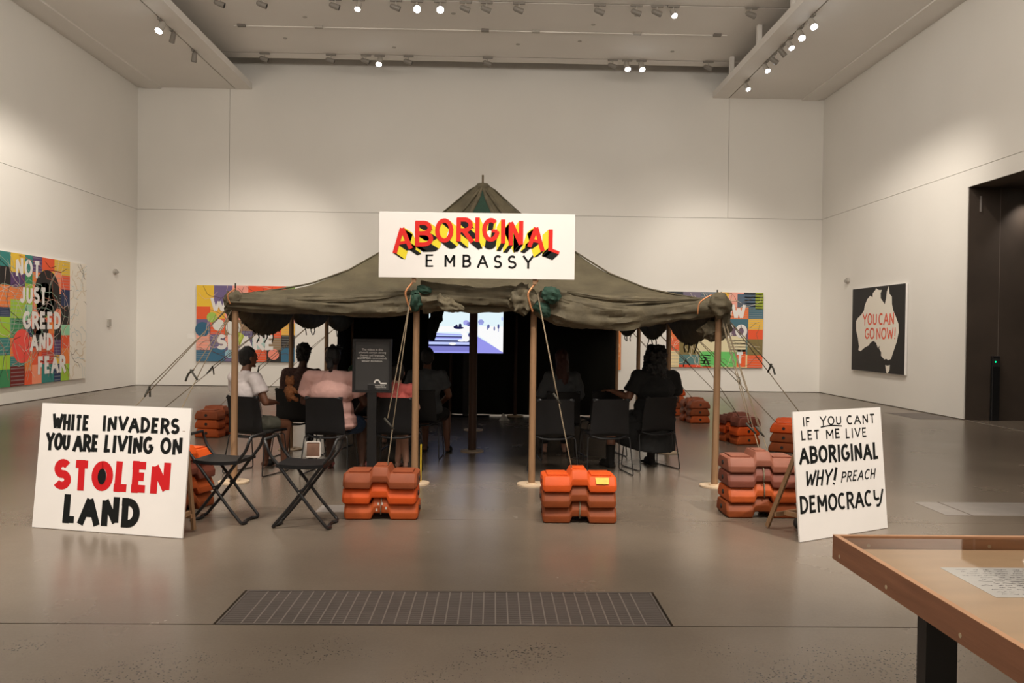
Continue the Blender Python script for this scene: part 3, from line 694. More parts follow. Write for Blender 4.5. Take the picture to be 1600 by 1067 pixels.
seg((TX0, TY0), (TX1, TY0), 96); seg((TX1, TY0), (TX1, TY1), 80); seg((TX1, TY1), (TX0, TY1), 60); seg((TX0, TY1), (TX0, TY0), 80)
NR = 40; v = []; f = []
for i in range(NR+1):
    t = i/NR
    for (px, py) in per:
        by = min(max(py, RY0), RY1)
        x = TXC+t*(px-TXC); y = by+t*(py-by)
        z = zt(t)+eave_sag(px, py)*t**3
        # radial pull wrinkles from the tie points at the poles, and tension folds along the hips
        wob = 0
        for qx, qy in [(q, TY0) for q in poles_x]+[(TX0, q) for q in poles_y[1:]]+[(TX1, q) for q in poles_y[1:]]:
            dx, dy = x-qx, y-qy; r = math.hypot(dx, dy)
            if r < 1.5:
                an = math.atan2(dy, dx); wob += .030*math.sin(an*17+qx*3+.8*math.sin(an*5))*math.exp(-((r-.35)/.45)**2)
        z += wob+.022*noise.noise(Vector((x*2.2, y*2.2, 1)))*math.sin(PI*min(1, t+.05))
        z += .006*math.sin((px+py)*9)*math.exp(-((t-.12)/.15)**2)
        v.append((x, y, z))
n = len(per)
for i in range(NR):
    for k in range(n): f.append((i*n+k, i*n+(k+1) % n, (i+1)*n+(k+1) % n, (i+1)*n+k))
# hanging lip
b0 = len(v)
for j, dz in enumerate((.05, .11)):
    for k, (px, py) in enumerate(per):
        x = px+(.012 if px > TXC else -.012)*j; y = py-(.012 if py < 12 else -.012)*j
        v.append((x, y, zt(1)+eave_sag(px, py)-dz+.006*math.sin(k*1.3)))
for k in range(n):
    f.append((NR*n+k, NR*n+(k+1) % n, b0+(k+1) % n, b0+k)); f.append((b0+k, b0+(k+1) % n, b0+n+(k+1) % n, b0+n+k))
cm = MB().add([tv(q) for q in v], f)
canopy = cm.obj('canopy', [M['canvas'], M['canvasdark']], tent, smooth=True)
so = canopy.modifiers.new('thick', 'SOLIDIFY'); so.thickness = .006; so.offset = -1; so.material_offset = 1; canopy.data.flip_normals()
# vent cowl near the peak: dark green opening between two parted flaps of canvas
vent = MB()
def rp(u_, t): # point on the front roof face
    px = TX0+(TX1-TX0)*u_; return Vector((TXC+t*(px-TXC), RY0+t*(TY0-RY0), zt(t)+.012))
tri = [rp(.5, .055), rp(.30, .28), rp(.36, .30), rp(.64, .30), rp(.70, .28)]
vent.add([tv(p) for p in (rp(.5, .07), rp(.34, .30), rp(.66, .30))], [(0, 1, 2)])
vent.obj('vent_opening', M['greencloth'], tent)
def fold_strip(pts, wd, name='fold', m='canvas2', parent=tent, hgt=.02):
    mb = MB(); P = bez(pts, 6)
    mb.tube([tv(p) for p in P], wd, 8, rad=[wd*(.6+.4*math.sin(PI*i/(len(P)-1))) for i in range(len(P))]); return mb.obj(name, M[m], parent, smooth=True)
for sgn in (-1, 1):
    fold_strip([rp(.5, .03), rp(.5+sgn*.10, .12), rp(.5+sgn*.145, .22), rp(.5+sgn*.17, .33)], .03, 'vent_flap')
    fold_strip([rp(.5, .02), rp(.5+sgn*.2, .10), rp(.5+sgn*.27, .2), rp(.5+sgn*.32, .34)], .02, 'vent_flap')
    # hip seams, front and rear
    for Y0_, Y1_ in ((RY0, TY0), (RY1, TY1)):
        X = TX0 if sgn < 0 else TX1
        MB().tube([tv((TXC+t*(X-TXC), Y0_+t*(Y1_-Y0_), zt(t)+eave_sag(X, Y1_)*t**3+.008)) for t in [k/30 for k in range(31)]], .010, 6).obj('hip_seam', M['canvas2'], tent, smooth=True)
MB().cyl(tv((TXC+.0, RY0, 3.45)), tv((TXC, RY0, 3.66)), .014).obj('finial', M['rope'], tent)
MB().cyl(tv((TXC, RY0, 3.44)), tv((TXC, RY0, 3.545)), .16, .07, 14).obj('peak_cap', M['canvas2'], tent, smooth=True)

# cloth rolls: tied up walls hanging from the eaves
def cloth_roll(path, rads, name='rolled_wall', m='canvas2', twist=2.0, k=5, amp=.16, nseg=10, seed=0, flat=.8, nn=28, parent=tent, vy=1.0):
    P = bez(path, nseg); N = len(P); RR = []
    for i in range(N):
        q = i/(N-1)*(len(rads)-1); a = int(min(q, len(rads)-2)); RR.append(rads[a]+(rads[a+1]-rads[a])*(q-a))
    mb = MB(); vs = []
    for i in range(N):
        t = (P[min(i+1, N-1)]-P[max(i-1, 0)]).normalized(); up = Vector((0, 0, 1))
        if abs(t.z) > .9: up = Vector((0, 1, 0))
        s_ = t.cross(up).normalized(); u_ = s_.cross(t)
        for j in range(nn):
            an = 2*PI*j/nn
            r = RR[i]*(1+.10*math.sin(9*an+i*.35+seed)+.09*noise.noise(Vector((i*.9+seed*3, math.cos(an)*3, math.sin(an)*3)))+amp*math.sin(k*an+twist*i/N*6+seed)+amp*.7*math.sin((k+4)*an-twist*i/N*4+seed*2)+amp*1.1*noise.noise(Vector((i*.22+seed*7, math.cos(an)*1.2, math.sin(an)*1.2))))
            vs.append(tv(P[i]+s_*math.cos(an)*r*flat+u_*math.sin(an)*r*vy))
    fs = []
    for i in range(N-1):
        for j in range(nn): fs.append((i*nn+j, i*nn+(j+1) % nn, (i+1)*nn+(j+1) % nn, (i+1)*nn+j))
    fs += [tuple(range(nn-1, -1, -1)), tuple(range((N-1)*nn, N*nn))]
    return fixn(mb.add(vs, fs).obj(name, M[m], parent, auto=70))
P1, P2 = poles_x[1], poles_x[2]
yf = TY0-.03
cloth_roll([(TX0-.06, yf, 1.86), (-2.1, yf, 1.855), (-1.6, yf, 1.845), (-1.15, yf, 1.84), (P1-.03, yf, 1.88)], [.065, .095, .10, .115, .09], seed=1, k=4, amp=.10, twist=.7)
cloth_roll([(P1+.06, yf, 1.93), (-.45, yf, 1.955), (-.2, yf, 1.955), (.1, yf, 1.955), (P2-.08, yf, 1.93)], [.15, .115, .085, .10, .15], seed=2, k=4, amp=.10, twist=.8)
cloth_roll([(P2+.03, yf, 1.90), (.75, yf, 1.82), (1.15, yf, 1.755), (1.55, yf, 1.79), (1.95, yf, 1.84), (TX1-.05, yf, 1.875)], [.12, .155, .13, .115, .09, .085], seed=3, k=4, amp=.13, twist=.9)
cloth_roll([(.55, yf-.05, 1.97), (1.0, yf-.07, 1.86), (1.5, yf-.05, 1.83), (1.95, yf-.03, 1.885), (TX1-.08, yf, 1.93)], [.03, .05, .045, .04, .02], seed=9, k=3, amp=.1, name='loose_fold')
cloth_roll([(.75, yf-.02, 2.01), (1.2, yf-.05, 1.95), (1.7, yf-.04, 1.94), (2.2, yf, 1.96)], [.015, .035, .03, .015], seed=10, k=3, amp=.1, name='loose_fold')
cloth_roll([(-2.2, yf-.03, 1.90), (-1.7, yf-.06, 1.90), (-1.2, yf-.06, 1.93), (P1-.05, yf-.02, 1.99)], [.02, .03, .04, .02], seed=11, k=3, amp=.1, name='loose_fold')
# a ragged corner of canvas drooping beside the left opening, tucks at the ties
cloth_roll([(-.58, yf-.06, 1.93), (-.50, yf-.09, 1.87), (-.40, yf-.09, 1.84), (-.31, yf-.08, 1.82)], [.07, .07, .05, .015], seed=5, k=3, amp=.2, name='hanging_corner')
cloth_roll([(P2-.22, yf-.05, 1.97), (P2-.12, yf-.08, 1.93), (P2-.02, yf-.08, 1.86)], [.10, .13, .11], seed=6, k=4, amp=.15, name='hanging_corner')
cloth_roll([(P1-.02, yf-.09, 2.0), (P1, yf-.12, 1.93), (P1+.0, yf-.11, 1.86), (P1, yf-.10, 1.79)], [.03, .07, .075, .03], seed=7, k=3, amp=.12, m='greencloth', name='green_tie_cloth')
cloth_roll([(P1+.02, yf-.10, 2.03), (P1+.1, yf-.12, 2.01), (P1+.16, yf-.10, 2.0)], [.03, .045, .02], seed=7, k=3, amp=.12, m='greencloth', name='green_tie_cloth')
cloth_roll([(P2+.08, yf-.15, 2.0), (P2+.17, yf-.17, 1.97), (P2+.22, yf-.15, 1.92)], [.05, .09, .06], seed=8, k=3, amp=.1, m='greencloth', name='green_tie_cloth')
cloth_roll([(P2-.0, yf-.12, 1.88), (P2+.1, yf-.14, 1.82), (P2+.14, yf-.10, 1.76)], [.04, .06, .03], seed=4, k=3, amp=.15, m='greencloth', name='green_tie_cloth')
# corner bundles
cloth_roll([(TX1-.10, yf-.04, 1.93), (TX1, yf-.06, 1.90), (TX1+.13, yf+.02, 1.88)], [.08, .125, .05], seed=12, k=3, amp=.10, name='corner_bundle')
cloth_roll([(TX1+.02, yf+.04, 1.93), (TX1+.06, yf+.07, 1.80), (TX1+.07, yf+.09, 1.66), (TX1+.04, yf+.08, 1.54)], [.07, .09, .10, .05], seed=13, k=4, amp=.18, name='corner_bundle')
cloth_roll([(TX1-.12, yf+.12, 1.70), (TX1-.04, yf+.12, 1.60), (TX1-.02, yf+.10, 1.52)], [.08, .09, .03], seed=13, k=4, amp=.18, name='corner_bundle')
cloth_roll([(TX0-.10, yf+.05, 1.90), (TX0-.03, yf+.02, 1.89), (TX0+.08, yf-.0, 1.88)], [.05, .085, .07], seed=14, k=3, amp=.12, name='corner_bundle')
cloth_roll([(TX0-.04, yf+.10, 1.86), (TX0-.06, yf+.12, 1.76), (TX0-.05, yf+.14, 1.67)], [.07, .075, .03], seed=15, k=4, amp=.2, name='corner_bundle')
# side walls rolled and tied: scalloped drapes between the side poles
def drape(x, y0, y1, drop, seed):
    n, mz = 24, 8; mb = MB(); rg = random.Random(seed)
    for side in (-1, 1):
        vs = []; fs = []
        for j in range(mz+1):
            for i in range(n+1):
                s_ = i/n; y = y0+(y1-y0)*s_
                bot = .10+(drop-.10)*(math.sin(PI*s_)**.6); z = 1.88-bot*j/mz
                bulge = .09*math.sin(PI*j/mz)**.7*(.6+.4*math.sin(PI*s_))+.012*math.sin(i*1.9+j)
                vs.append(tv((x+side*bulge, y, z+.012*math.sin(i*2.3+seed))))
        for j in range(mz):
            for i in range(n): fs.append((j*(n+1)+i, j*(n+1)+i+1, (j+1)*(n+1)+i+1, (j+1)*(n+1)+i))
        mb.add(vs, fs)
    o = mb.obj('rolled_wall', M['canvas2'], tent, smooth=True); fixn(o)
    for q in (.35, .5, .62):
        yy = y0+(y1-y0)*q; zz = 1.88-drop
        MB().tube([tv((x+rg.uniform(-.02, .02), yy, zz+.03)), tv((x, yy+.02, zz-.03)), tv((x+rg.uniform(-.03, .03), yy, zz-.09))], .008, 6).obj('tie_strap', M['canvasdark'], tent, smooth=True)
for x, dr in ((TX0, (.36, .28, .32)), (TX1, (.42, .38, .34))):
    for (a, b), d in zip(zip(poles_y, poles_y[1:]), dr): drape(x, a+.06, b-.06, d, int(a*3+x*7))
# closed canvas at the rear
def curtain(p0, p1, z0, z1, m, name='canvas_wall', amp=.03):
    n = 60; vs = []; fs = []; p0, p1 = Vector(p0), Vector(p1); d = (p1-p0); nrm = Vector((-d.y, d.x)).normalized()
    for j, z in enumerate((z0, (z0+z1)/2, z1)):
        for i in range(n+1):
            q = p0+d*(i/n)+nrm*amp*math.sin(i*.9)*(1-j*.35); vs.append(tv((q.x, q.y, z)))
    for j in range(2):
        for i in range(n): fs.append((j*(n+1)+i, j*(n+1)+i+1, (j+1)*(n+1)+i+1, (j+1)*(n+1)+i))
    o = MB().add(vs, fs).obj(name, M[m], tent, smooth=True); s = o.modifiers.new('t', 'SOLIDIFY'); s.thickness = .006; return o
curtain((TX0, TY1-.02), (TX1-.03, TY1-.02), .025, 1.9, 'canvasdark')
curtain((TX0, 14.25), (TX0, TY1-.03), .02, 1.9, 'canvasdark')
# poles with round plywood feet
disc_me = MB().cyl((0, 0, 0), (0, 0, .014), .155, n=36).mesh('pole_foot', M['disc'])
for px in disc_me.polygons: pass
def pole(x, y, ztop, r=.036, m='pole', lean=(0, 0)):
    o = MB().cyl((0, 0, .014), (lean[0], lean[1], ztop), r, r*.92, 18).obj('pole', M[m], tent, auto=40); o.location = tv((x, y, 0))
    d = link(bpy.data.objects.new('pole_foot', disc_me), o); MB().cyl((0, 0, .014), (0, 0, .024), .06, n=20).obj('pole_socket', M['disc'], o)
    return o
for x, ln in ((TX0, (.0, 0)), (P1, (0, 0)), (P2, (.0, 0)), (TX1, (.02, 0))): pole(x, TY0, 1.96, lean=ln)
for y in poles_y[1:]:
    pole(TX0, y, 1.90, .034); pole(TX1, y, 1.90, .034)
for x in (P1, P2): pole(x, TY1-.1, 1.9, .034, 'poledark')
pole(TXC-.10, RY0, 3.42, .055, 'poledark'); pole(TXC-.14, RY1, 3.42, .05, 'poledark')
MB().cyl(tv((TXC, RY0, 3.40)), tv((TXC, RY1, 3.40)), .04, n=12).obj('ridge_pole', M['poledark'], tent, smooth=True)
# yellow marking strip behind the left door pole
tag(MB().b2((P1+.05, 8.66, 0), (P1+.064, 8.69, .40)).obj('measuring_stick', M['yellow']), 'thin yellow stick standing behind the left door pole of the tent', 'stick')
# copper loops at the ties
for x in (P1-.07, P2-.05):
    MB().tube(bez([tv((x+.08, yf-.17, 2.12)), tv((x+.03, yf-.18, 2.06)), tv((x-.02, yf-.20, 1.98)), tv((x, yf-.19, 1.88)), tv((x+.03, yf-.17, 1.80))], 6), .010, 8).obj('copper_tie', M['copper'], tent, smooth=True)
MB().tube(bez([tv((TX1-.10, yf-.12, 2.0)), tv((TX1-.22, yf-.13, 1.92)), tv((TX1-.24, yf-.12, 1.80))], 6), .008, 8).obj('copper_tie', M['copper'], tent, smooth=True)
MB().tube(bez([tv((TX0+.04, yf-.10, 2.0)), tv((TX0-.03, yf-.12, 1.93)), tv((TX0-.01, yf-.10, 1.84))], 6), .008, 8).obj('copper_tie', M['copper'], tent, smooth=True)
for x in (TX0, TX1): MB().cyl(tv((x, TY0, 1.9)), tv((x, TY0, 2.06)), .008, n=8).obj('pole_spike', M['toggle'], tent)

# guy ropes: two strands down to a wooden slider, one strand on to the weight
def guy(top, anchor, frac=.62, spread=.05, r=.0048, tail=True):
    T, A = Vector(top), Vector(anchor); K = T.lerp(A, frac); sd = (A-T).cross(Vector((0, 0, 1))).normalized()
    mb = MB(); k0 = K+(T-A).normalized()*.06
    mb.tube([tv(T), tv(K)], r, 6); mb.tube([tv(T+Vector((0, 0, -.02))), tv(k0+sd*spread+Vector((0, 0, .05)))], r, 6); mb.tube([tv(K), tv(A)], r, 6)
    o = mb.obj('guy_rope', M['rope'], tent, smooth=True)
    MB().tube([tv(K-sd*.012), tv(k0+sd*(spread+.03)+Vector((0, 0, .05)))], .010, 8).obj('rope_slider', M['toggle'], o, smooth=True)
    if tail:
        e = k0+sd*spread+Vector((0, 0, .05))
        MB().tube(bez([tv(e), tv(e+sd*.05+Vector((0, 0, -.04))), tv(e+sd*.08+Vector((0, 0, -.11)))], 5), .010, 6).obj('rope_tail', M['toggle'], o, smooth=True)
    return o
guy((TX0-.05, TY0, 1.84), (-3.88, 8.2, .42), .66, .06)
guy((TX0-.02, TY0, 1.82), (-2.90, 7.25, .52), .55, .05)
guy((TX0-.05, poles_y[1], 1.86), (-4.45, 10.9, .42), .60, .05)
guy((TX0-.05, poles_y[2], 1.86), (-4.15, 12.35, .36), .62, .05)
guy((TX0-.05, poles_y[3], 1.86), (-4.30, 15.3, .36), .55, .05)
guy((TX1+.05, TY0, 1.84), (3.78, 9.35, .36), .44, .05)
guy((TX1+.04, TY0, 1.80), (2.42, 7.38, .50), .86, .04, tail=False)
guy((TX1+.08, TY0+.05, 1.80), (2.50, 7.40, .50), .88, .03, tail=False)
guy((TX1+.05, poles_y[1], 1.86), (3.98, 11.25, .30), .60, .05)
guy((TX1+.05, poles_y[1]+.02, 1.86), (3.62, 12.0, .36), .45, .02)
guy((TX1+.05, poles_y[2], 1.86), (3.64, 12.0, .36), .50, .02)
guy((TX1+.05, poles_y[3], 1.86), (3.66, 14.8, .36), .5, .03)
guy((P1-.04, yf-.18, 1.95), (-.90, 7.05, .41), .80, .05, tail=False)
guy((P2+.03, yf-.16, 1.98), (.68, 7.02, .41), .66, .015, tail=False)

# ------------------------------------------------------------------ embassy sign
SX0, SX1, SZ0, SZ1 = -1.17, .805, 2.13, 2.79
sg = empty('embassy_sign', (SX0, yf-.22, SZ0), 0, 'white board lettered ABORIGINAL EMBASSY on the front of the tent roof', 'sign')
SW, SH = SX1-SX0, SZ1-SZ0
MB().b2((0, 0, 0), (SW, .02, SH)).obj('board', M['board'], sg)
for x in (.35, SW-.4): MB().b2((x-.02, .02, -.05), (x+.02, .05, SH*.8)).obj('batten', M['pole'], sg)
def sg_uv(x, y): 
    top = 307+(x-143)*.0168; bot = 767+(x-143)*.011
    return ((x-143)/1369*SW, SH*(bot-y)/(bot-top))
# letter: x0 x1 ytop baseline-left baseline-right, top tilt, sweep vector
LT_ = [('A', 255, 362, 425, 590, 562, (60, 40)), ('B', 402, 505, 388, 540, 538, (55, 35)), ('O', 548, 645, 372, 512, 512, (52, 42)), ('R', 690, 790, 365, 508, 512, (55, 45)),
       ('I', 820, 836, 360, 512, 512, (22, 46)), ('G', 876, 962, 370, 505, 505, (-8, 52)), ('I', 1000, 1016, 375, 522, 522, (-30, 52)),
       ('N', 1056, 1140, 385, 535, 540, (-38, 50)), ('A', 1195, 1284, 422, 548, 574, (-48, 38)), ('L', 1334, 1402, 445, 572, 598, (-42, 38))]
red = MB(); yel = MB(); blk = MB()
for li, (ch, x0, x1, yt, bl_, br_2, off) in enumerate(LT_):
    gw = GL[ch][0]; quads = []
    def mapp(p):
        u = p[0]/gw if gw > .2 else .5
        base = bl_+(br_2-bl_)*u; y = base+(yt-base)*p[1]
        if ch == 'A' and p[1] > .9: y = yt
        lean = 0
        if li == 0: lean = -6*p[1]
        return (x0+(x1-x0)*u+lean, y)
    for st in GL[ch][1]:
        pts = st[1] if st[0] == '*' else st
        hor = len(pts) == 2 and abs(pts[0][1]-pts[1][1]) < .01
        pts = trim_ends(ch, st, 13.5*gw/(x1-x0), 9.5/max(60, bl_-yt))
        rq = ribbon([mapp(p) for p in pts], 21 if hor else 30)
        for k_, q in enumerate(rq):
            ed = [0, 2]
            if st[0] != '*':
                if k_ == 0: ed.append(3)
                if k_ == len(rq)-1: ed.append(1)
            quads.append((q, ed))
    for qi, (q, ed) in enumerate(quads):
        red.add([(*sg_uv(*p)[:1], -.0060-qi*.00002, sg_uv(*p)[1]) for p in q], [(0, 1, 2, 3)])
        cx = sum(p[0] for p in q)/4; cy = sum(p[1] for p in q)/4
        for a in ed:
            p0, p1 = q[a], q[(a+1) % 4]; ex, ey = p1[0]-p0[0], p1[1]-p0[1]; ln = math.hypot(ex, ey)
            if ln < .5: continue
            nx, ny = ey/ln, -ex/ln
            mxx_, myy_ = (p0[0]+p1[0])/2-cx, (p0[1]+p1[1])/2-cy
            if nx*mxx_+ny*myy_ < 0: nx, ny = -nx, -ny
            if nx*off[0]+ny*off[1] <= 0: continue
            dark = ny > .70
            qq = [p0, p1, (p1[0]+off[0], p1[1]+off[1]), (p0[0]+off[0], p0[1]+off[1])]
            (blk if dark else yel).add([(sg_uv(*p)[0], -(.0034 if dark else .0018)-li*.0001, sg_uv(*p)[1]) for p in qq], [(0, 1, 2, 3)])
yel.obj('lettering', M['signyellow'], sg); blk.obj('lettering', M['inkblack'], sg); red.obj('lettering', M['signred'], sg)
EM = [('E', 472, 522, 614, 690), ('M', 604, 672, 614, 690), ('B', 730, 780, 616, 692), ('A', 835, 900, 616, 696), ('S', 950, 996, 620, 698), ('S', 1048, 1098, 622, 700), ('Y', 1155, 1218, 622, 702)]
em = MB()
for k, (ch, x0, x1, yt, yb) in enumerate(EM):
    gw = GL[ch][0]
    for st in GL[ch][1]:
        pts = st[1] if st[0] == '*' else st
        hor = len(pts) == 2 and abs(pts[0][1]-pts[1][1]) < .01
        pts = trim_ends(ch, st, 6.2*gw/(x1-x0), 4.7/(yb-yt))
        for q in ribbon([(x0+(x1-x0)*p[0]/gw, yb+(yt-yb)*p[1]) for p in pts], 11 if hor else 14.5):
            em.add([(sg_uv(*p)[0], -.002, sg_uv(*p)[1]) for p in q], [(0, 1, 2, 3)])
em.obj('lettering', M['inkblack'], sg)

# ------------------------------------------------------------------ placards
def placard(loc, rz, lean, W_, H_, label):
    t = empty('protest_placard', loc, rz, label, 'placard'); t.rotation_euler = (0, 0, rz)
    b = empty_part = MB().b2((0, 0, 0), (W_, .014, H_)).obj('board', M['board'], t); b.rotation_euler = (-lean, 0, 0)
    return t, b
t1, b1 = placard((-3.64, 6.598, .004), math.radians(-14.06), .104, 1.343, .98, 'wide white placard reading STOLEN LAND leaning on the left')
W1, H1 = 1.343, .98
def ln1(text, u0, v0, u1, v1, v0r, m, st, gap=.16, sp=.5, seed=1, sk=0):
    lettering(text, u0*W1, (1-v1)*H1, u1*W1, (1-v0)*H1, M[m], b1, stroke=st, gap=gap, space=sp, seed=seed, dz=(v1-v0r)*H1*.0+v0r*H1, skew=sk)
ln1('WHITE', .082, .085, .335, .215, .004, 'inkblack', .235, .12, seed=2); ln1('INVADERS', .425, .082, .933, .207, .000, 'inkblack', .235, .12, seed=3)
ln1('YOU', .052, .237, .212, .380, .008, 'inkblack', .235, .10, seed=4); ln1('ARE', .24, .237, .41, .378, .004, 'inkblack', .235, .10, seed=5)
ln1('LIVING', .447, .235, .77, .375, .004, 'inkblack', .235, .10, seed=6); ln1('ON', .82, .23, .96, .366, .0, 'inkblack', .235, .12, seed=7)
ln1('STOLEN', .123, .445, .898, .69, .02, 'inkred', .275, .10, seed=8); ln1('LAND', .206, .72, .715, .95, .0, 'inkblack', .275, .14, seed=9)
F = MB(); cx, cz = W1*.449, H1*(1-.565)
F.add([(cx+.038*math.cos(2*PI*k/20), -.0032, cz+.062*math.sin(2*PI*k/20)) for k in range(20)], [tuple(range(20))]); F.obj('letter_centre', M['inkblack'], b1)
t2, b2 = placard((2.372, 6.284, .004), math.radians(28.56), .09, 1.052, 1.0, 'tall white placard ending in DEMOCRACY leaning on an easel on the right')
W2, H2 = 1.052, 1.0
def ln2(text, u0, v0, u1, v1, st, gap=.16, sp=.45, seed=1, sk=0, rise=0):
    lettering(text, u0*W2, (1-v1)*H2, u1*W2, (1-v0)*H2, M['inkblack'], b2, stroke=st, gap=gap, space=sp, seed=seed, skew=sk, dz=rise*H2)
ln2('IF', .097, .045, .178, .118, .17, seed=1); ln2('YOU', .283, .048, .53, .122, .17, .14, seed=2); ln2('CANT', .587, .05, .925, .128, .18, .16, seed=3)
ln2('LET', .07, .148, .275, .225, .17, seed=4); ln2('ME', .34, .152, .505, .23, .18, .12, seed=5); ln2('LIVE', .564, .158, .815, .238, .17, .18, seed=6)
ln2('ABORIGINAL', .04, .27, .946, .41, .215, .10, seed=7, rise=-.02)
ln2('WHY', .08, .468, .37, .59, .18, .08, seed=8, sk=.22); ln2('!', .375, .46, .43, .605, .20, .08, seed=9, sk=.22); ln2('PREACH', .48, .50, .88, .585, .16, .12, seed=10, sk=.25)
ln2('DEMOCRAC', .018, .65, .83, .79, .185, .08, seed=11, rise=-.02); ln2('y', .835, .665, .975, .80, .19, .08, seed=12, sk=.06)
mbu = MB()
for q in ribbon(bez([(.29*W2, .868*H2, 0), (.4*W2, .876*H2, 0), (.53*W2, .866*H2, 0)], 6), .010): mbu.add([(a, -.0012, b_) for a, b_ in q], [(0, 1, 2, 3)])
mbu.obj('underline', M['inkblack'], b2)
# easel legs behind the placards
def easel(tp, W_, H_, x0, out, sg_):
    mb = MB()
    def stick(p, q, wd=.035):
        p, q = Vector(p), Vector(q); d = (q-p); L = d.length; rot = d.to_track_quat('Z', 'X').to_matrix().to_4x4(); rot.translation = (p+q)/2
        return MB().box((0, 0, 0), (wd, .022, L), M=rot)
    top = (x0, .10, H_*.82)
    stick((x0, out, .012), top).obj('easel_leg', M['pole'], tp); stick((x0+sg_*W_*.5, out, .012), (x0+sg_*W_*.5, .10, H_*.82)).obj('easel_leg', M['pole'], tp)
    stick((x0, .50*out+.05, H_*.16), (x0+.02, .05, H_*.16)).obj('easel_brace', M['pole'], tp)
    stick((x0-sg_*.01, out*.80, H_*.13), (x0+sg_*W_*.5, out*.80, H_*.13)).obj('easel_rail', M['pole'], tp)
easel(t2, W2, H2, .14, .46, 1); easel(t1, W1, H1, W1-.05, .22, -1)
sb = MB().ell((0, 0, .07), (.17, .10, .085), 20, 12).obj('sandbag', M['rubber'], smooth=True); sb.location = (2.62, 6.72, -.012); sb.rotation_euler.z = .5
for vv in sb.data.vertices: vv.co.z = max(vv.co.z, .013)+.012*noise.noise(vv.co*20)
for vv in sb.data.vertices: vv.co.z = max(vv.co.z, .014)
tag(sb, 'black sandbag on the floor behind the tall placard', 'sandbag')

# ------------------------------------------------------------------ orange ballast blocks
def block_bm():
    """a moulded ballast block: two bevelled lobes joined by a raised, narrower bridge"""
    mb = MB(); L, D, Hh = .62, .37, .128
    prof_ = [(0, .030, .000), (0, .0, .035), (0, .0, .075), (0, .035, .122)]   # front edge bevels
    xs = [(-.31, -.02, .93), (-.290, 0, 1), (-.085, 0, 1), (-.062, .052, .94), (.062, .052, .94), (.085, 0, 1), (.290, 0, 1), (.31, -.02, .93)]
    ring = []
    for i, (x, dz, k) in enumerate(xs):
        dz = 0 if i in (0, 7) else dz
        e = .016 if i in (0, 7) else 0
        hd = D/2*k
        pts = [(-hd+.010, e), (-hd, .010+e), (-hd, .058), (-hd+.038, Hh-e*.5), (hd-.038, Hh-e*.5), (hd, .058), (hd, .010+e), (hd-.010, e)]
        ring.append([(x, y, z+dz) for y, z in pts])
    vs = [p for r in ring for p in r]; fs = []
    for i in range(len(ring)-1):
        for j in range(8): fs.append((i*8+j, i*8+(j+1) % 8, (i+1)*8+(j+1) % 8, (i+1)*8+j))
    fs += [tuple(range(7, -1, -1)), tuple(range(len(vs)-8, len(vs)))]
    mb.add(vs, fs)
    bm = bmesh.new(); me = mb.mesh('body', OR['mid']); bm.from_mesh(me); bmesh.ops.recalc_face_normals(bm, faces=bm.faces)
    bmesh.ops.bevel(bm, geom=[e for e in bm.edges], offset=.005, segments=2, affect='EDGES', profile=.6); bm.to_mesh(me); bm.free()
    me.polygons.foreach_set('use_smooth', [True]*len(me.polygons)); me.set_sharp_from_angle(angle=math.radians(18)); return me
base_block = block_bm(); BM = {}
for k, m_ in OR.items():
    q = base_block.copy(); q.materials.clear(); q.materials.append(m_); BM[k] = q
pad = MB()
for sx in (-1, 1): pad.box((sx*.185, 0, .134), (.17, .22, .014), bev=.005)
pad.box((0, 0, .183), (.10, .16, .012), bev=.005)
PM = {}
pm_ = pad.mesh('raised_pad', OR['mid'], True); pm_.set_sharp_from_angle(angle=.6)
for k, m_ in OR.items():
    q = pm_.copy(); q.materials.clear(); q.materials.append(m_); PM[k] = q
cap_me = [MB().cyl((s_*.305, 0, .068), (s_*.318, 0, .068), .020, n=14).mesh('filler_cap', M['rubber']) for s_ in (-1, 1)]
ORD = {1: ['only'], 2: ['bottom', 'top'], 3: ['bottom', 'middle', 'top'], 4: ['bottom', 'second lowest', 'second highest', 'top']}
CN = dict(bright='bright orange', mid='worn orange', deep='dull orange', dusty='brick orange', pink='faded pinkish', pinkred='faded reddish')
def stack(x, y, rz, cols, where):
    rg = random.Random(int(x*100+y*10)); n = len(cols)
    for i, c in enumerate(cols):
        t = empty('ballast_block', (x+rg.uniform(-.008, .008), y+rg.uniform(-.008, .008), .001+i*.1295), rz+rg.uniform(-.02, .02), '%s block, %s in the stack %s' % (CN[c], ORD[n][i], where), 'ballast block', 'plastic ballast blocks stacked around the tent')
        link(bpy.data.objects.new('body', BM[c]), t)
        if i == n-1: link(bpy.data.objects.new('raised_pad', PM[c]), t)
        for c_ in cap_me: link(bpy.data.objects.new('filler_cap', c_), t)
        yield t
A_ = list(stack(-.945, 7.12, 0, ['mid', 'bright', 'dusty'], 'before the tent\'s left door pole'))
B_ = list(stack(.73, 7.04, 0, ['deep', 'deep', 'bright'], 'before the tent\'s right door pole'))
C2_ = list(stack(2.36, 7.30, 0, ['deep', 'mid', 'pinkred', 'pink'], 'behind the DEMOCRACY placard'))
D_ = list(stack(-2.78, 7.28, math.radians(72), ['deep', 'mid', 'pinkred', 'bright'], 'behind the STOLEN LAND placard'))
list(stack(-4.12, 12.35, math.radians(82), ['mid', 'mid', 'dusty'], 'left of the tent, beyond the placard'))
list(stack(3.63, 12.12, math.radians(103), ['mid', 'bright', 'pinkred'], 'right of the tent beside its ropes'))
list(stack(3.66, 14.90, math.radians(95), ['mid', 'deep', 'dusty'], 'far right, in front of the furthest'))
list(stack(3.52, 16.20, math.radians(92), ['mid', 'deep', 'mid', 'bright'], 'furthest away behind the woman in black'))
